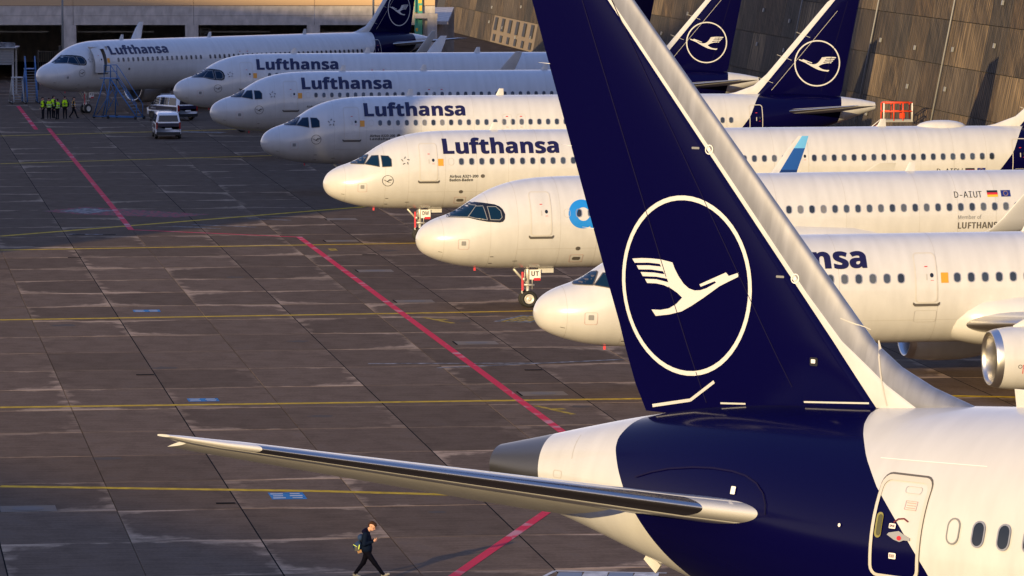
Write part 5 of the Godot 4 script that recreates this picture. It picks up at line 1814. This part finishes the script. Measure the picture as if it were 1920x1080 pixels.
	M.hall_pale.albedo_texture = noise_tex(0.02, 0.78, 1.0, 1.0, 0.5, 512, 31)
	M.hall_pale.uv1_triplanar = true
	M.hall_pale.uv1_scale = Vector3(0.12, 0.12, 0.12)
	M.hall_tan = mat(0.5, 0.33, 0.18, 0.8)
	M.banner_green = mat(0.06, 0.3, 0.2, 0.7)
	M.dark_joint = mat(0.05, 0.043, 0.035, 0.9)
	M.panels = []
	var streaks := [noise_tex(0.02, 0.05, 1.0, 2.6, 0.16, 512, 51, 5), noise_tex(0.02, 0.15, 1.0, 1.6, 0.12, 512, 52, 5), noise_tex(0.03, 0.0, 1.0, 2.2, 0.2, 512, 53, 5)]
	for q: Array in [[0.26, 0.19, 0.12], [0.18, 0.135, 0.09], [0.34, 0.25, 0.15], [0.15, 0.12, 0.085], [0.25, 0.2, 0.145], [0.3, 0.205, 0.11], [0.2, 0.16, 0.115], [0.44, 0.33, 0.2]]:
		var m := mat(q[0] * 0.7, q[1] * 0.64, q[2] * 0.56, 0.85)
		m.albedo_texture = streaks[M.panels.size() % 3]
		m.uv1_triplanar = true
		m.uv1_world_triplanar = true
		m.uv1_scale = Vector3(0.11, 0.11, 0.11)
		m.uv1_offset = Vector3(0.13 * M.panels.size(), 0.31 * M.panels.size(), 0)
		M.panels.append(m)

func plane_at(px: float, d: float) -> Vector3:
	return Vector3((px - 960.0) * d / FPX, 0, -d)

func _ready() -> void:
	rng.seed = 7
	# camera, sky, sun, exposure
	var cam := Camera3D.new()
	cam.name = "camera"
	cam.position = Vector3(0, CAM_H, 0)
	cam.rotation.x = -atan(780.0 / FPX)
	cam.fov = rad_to_deg(2.0 * atan(540.0 / FPX))
	cam.near = 1.0
	cam.far = 4000.0
	add_child(cam)
	cam.current = true
	var env := Environment.new()
	env.background_mode = Environment.BG_SKY
	var sky_mat := ProceduralSkyMaterial.new()
	sky_mat.sky_top_color = Color(0.31, 0.42, 0.64)
	sky_mat.sky_horizon_color = Color(0.98, 0.93, 0.9)
	sky_mat.sky_curve = 0.17
	sky_mat.ground_bottom_color = Color(0.12, 0.11, 0.11)
	sky_mat.ground_horizon_color = Color(0.5, 0.47, 0.46)
	sky_mat.sun_angle_max = 20.0
	var sky := Sky.new()
	sky.sky_material = sky_mat
	env.sky = sky
	env.background_energy_multiplier = 1.42
	env.tonemap_mode = Environment.TONE_MAPPER_LINEAR
	env.tonemap_exposure = 1.34
	env.sdfgi_enabled = true
	env.ssao_enabled = true
	env.ssil_enabled = true
	var we := WorldEnvironment.new()
	we.name = "environment"
	we.environment = env
	add_child(we)
	var sun := DirectionalLight3D.new()
	sun.name = "sun"
	sun.light_color = Color(1.0, 0.88, 0.66)
	sun.light_energy = 1.6
	sun.light_angular_distance = 0.5
	sun.shadow_enabled = true
	add_child(sun)
	var az := deg_to_rad(SUN_AZ)
	var el := deg_to_rad(SUN_EL)
	var dir := Vector3(sin(az) * cos(el), -sin(el), -cos(az) * cos(el))
	sun.basis = Basis.looking_at(dir, Vector3.UP)

	materials()
	apron()
	flat_hangar()
	big_hangar()
	# buildings behind the camera's left shoulder that shade the far stands and the lower left corner
	var sr := Vector3(cos(az), 0, sin(az))           # across the sun's path, to the right
	var sf := Vector3(sin(az), 0, -cos(az))
	var corner := Vector3(-71.5, 0, -170.0)
	block("terminal_annex", "low terminal annex outside the picture at the end of the shading blocks", sr, sf, corner, 3.2, 20.0, 30.1)
	block("terminal_wing", "middle terminal wing outside the picture between annex and tower", sr, sf, corner - sr * 3.25, 4.8, 20.0, 35.8)
	block("terminal_tower", "tall terminal block outside the picture shading the far hall", sr, sf, corner - sr * 8.1, 190.0, 20.0, 60.7)
	var rl := Vector3(0.522, 0, 0.853)
	block("terminal_pier", "long terminal pier behind the viewpoint shading the near corner", rl, sf, Vector3(-75.5, 0, 18.6), 100.0, 16.0, 31.0)

	# the row of parked airliners
	airliner({kind = "321", mask = true, sharklet = true, neo_engine = true, acf = true, open = true, title = "Lufthansa", title_at = [6.25, 12.6, 4.75, 5.5], placard = "CJ", at = plane_at(72, 405.0), turn = deg_to_rad(46.0),
		label = "shaded airliner with an open front door and blue stairs beside it"})
	airliner({kind = "320", mask = true, sharklet = true, neo_engine = true, title = "Lufthansa", at = plane_at(325, 378.3), turn = 0.166, stretch = 1.02,
		label = "shaded airliner with a black cockpit mask, nose overlapping the white van"})
	airliner({kind = "320", mask = false, sharklet = false, neo_engine = false, title = "Lufthansa", type_text = ["Airbus A320-200"], at = plane_at(393, 344.3), turn = 0.166, stretch = 1.025,
		label = "shaded airliner with separate cockpit panes, beside the black-masked one"})
	airliner({kind = "320", mask = false, sharklet = false, neo_engine = false, title = "Lufthansa", type_text = ["Airbus A320-200", "Landshut"], at = plane_at(488, 306.1), turn = 0.166, stretch = 1.025,
		label = "airliner with shaded nose and sunlit rear, lettered Landshut"})
	airliner({kind = "321", mask = false, sharklet = false, neo_engine = false, title = "Lufthansa", type_text = ["Airbus A321-200", "Baden-Baden"], placard = "DW", dome = true, at = plane_at(605, 265.2), turn = 0.175, stretch = 1.025,
		texts = [["D-AIDW", 32.2, 3.42, 1.4, 0.3, M.black, mono]], flags = [[33.75, 3.4]],
		label = "sunlit airliner lettered Baden-Baden with placard DW on the nose gear"})
	airliner({kind = "320", mask = true, sharklet = true, neo_engine = false, rainbow = true, unbranded = true, title = "", blue_letter = [7.1, 4.3], placard = "UT", at = plane_at(779, 224.7), turn = 0.228, stretch = 1.02,
		texts = [["D-AIUT", 24.3, 4.76, 1.3, 0.28, M.black, mono], ["Member of", 24.4, 3.8, 1.1, 0.19, M.print_grey, plain_font], ["LUFTHANSA GROUP", 24.4, 3.36, 3.5, 0.3, M.sill, bold]], flags = [[25.85, 4.74]],
		label = "sunlit airliner with black cockpit mask, blue letter and placard UT"})
	airliner({kind = "321", mask = false, sharklet = false, neo_engine = false, title = "Lufthansa", at = plane_at(1000, 187.3), turn = 0.2, stretch = 1.03,
		label = "sunlit airliner whose nose is partly behind the large navy fin"})
	widebody()

	# equipment, vehicles and people
	van("white van with navy stripe seen from behind, parked with tinted rear window", ground(312, 258), PI / 2 + 0.13)
	van("white van with navy stripe parked under the black-masked airliner's nose", ground(322, 224), PI - 0.95)
	steps("maintenance_stairs", "blue mobile stairs at the open front door of the airliner", ground(213, 222), -0.55, M.stair_blue, 3.2, true)
	steps("maintenance_stairs", "grey mobile stairs with white top beside the equipment store", ground(33, 194), -1.4, M.stair_grey, 2.2, false)
	steps("maintenance_stairs", "grey and blue mobile stairs between the store and the nose", ground(57, 193), -1.4, M.stair_blue, 2.9, true)
	lift_basket()
	walker()
	workers()
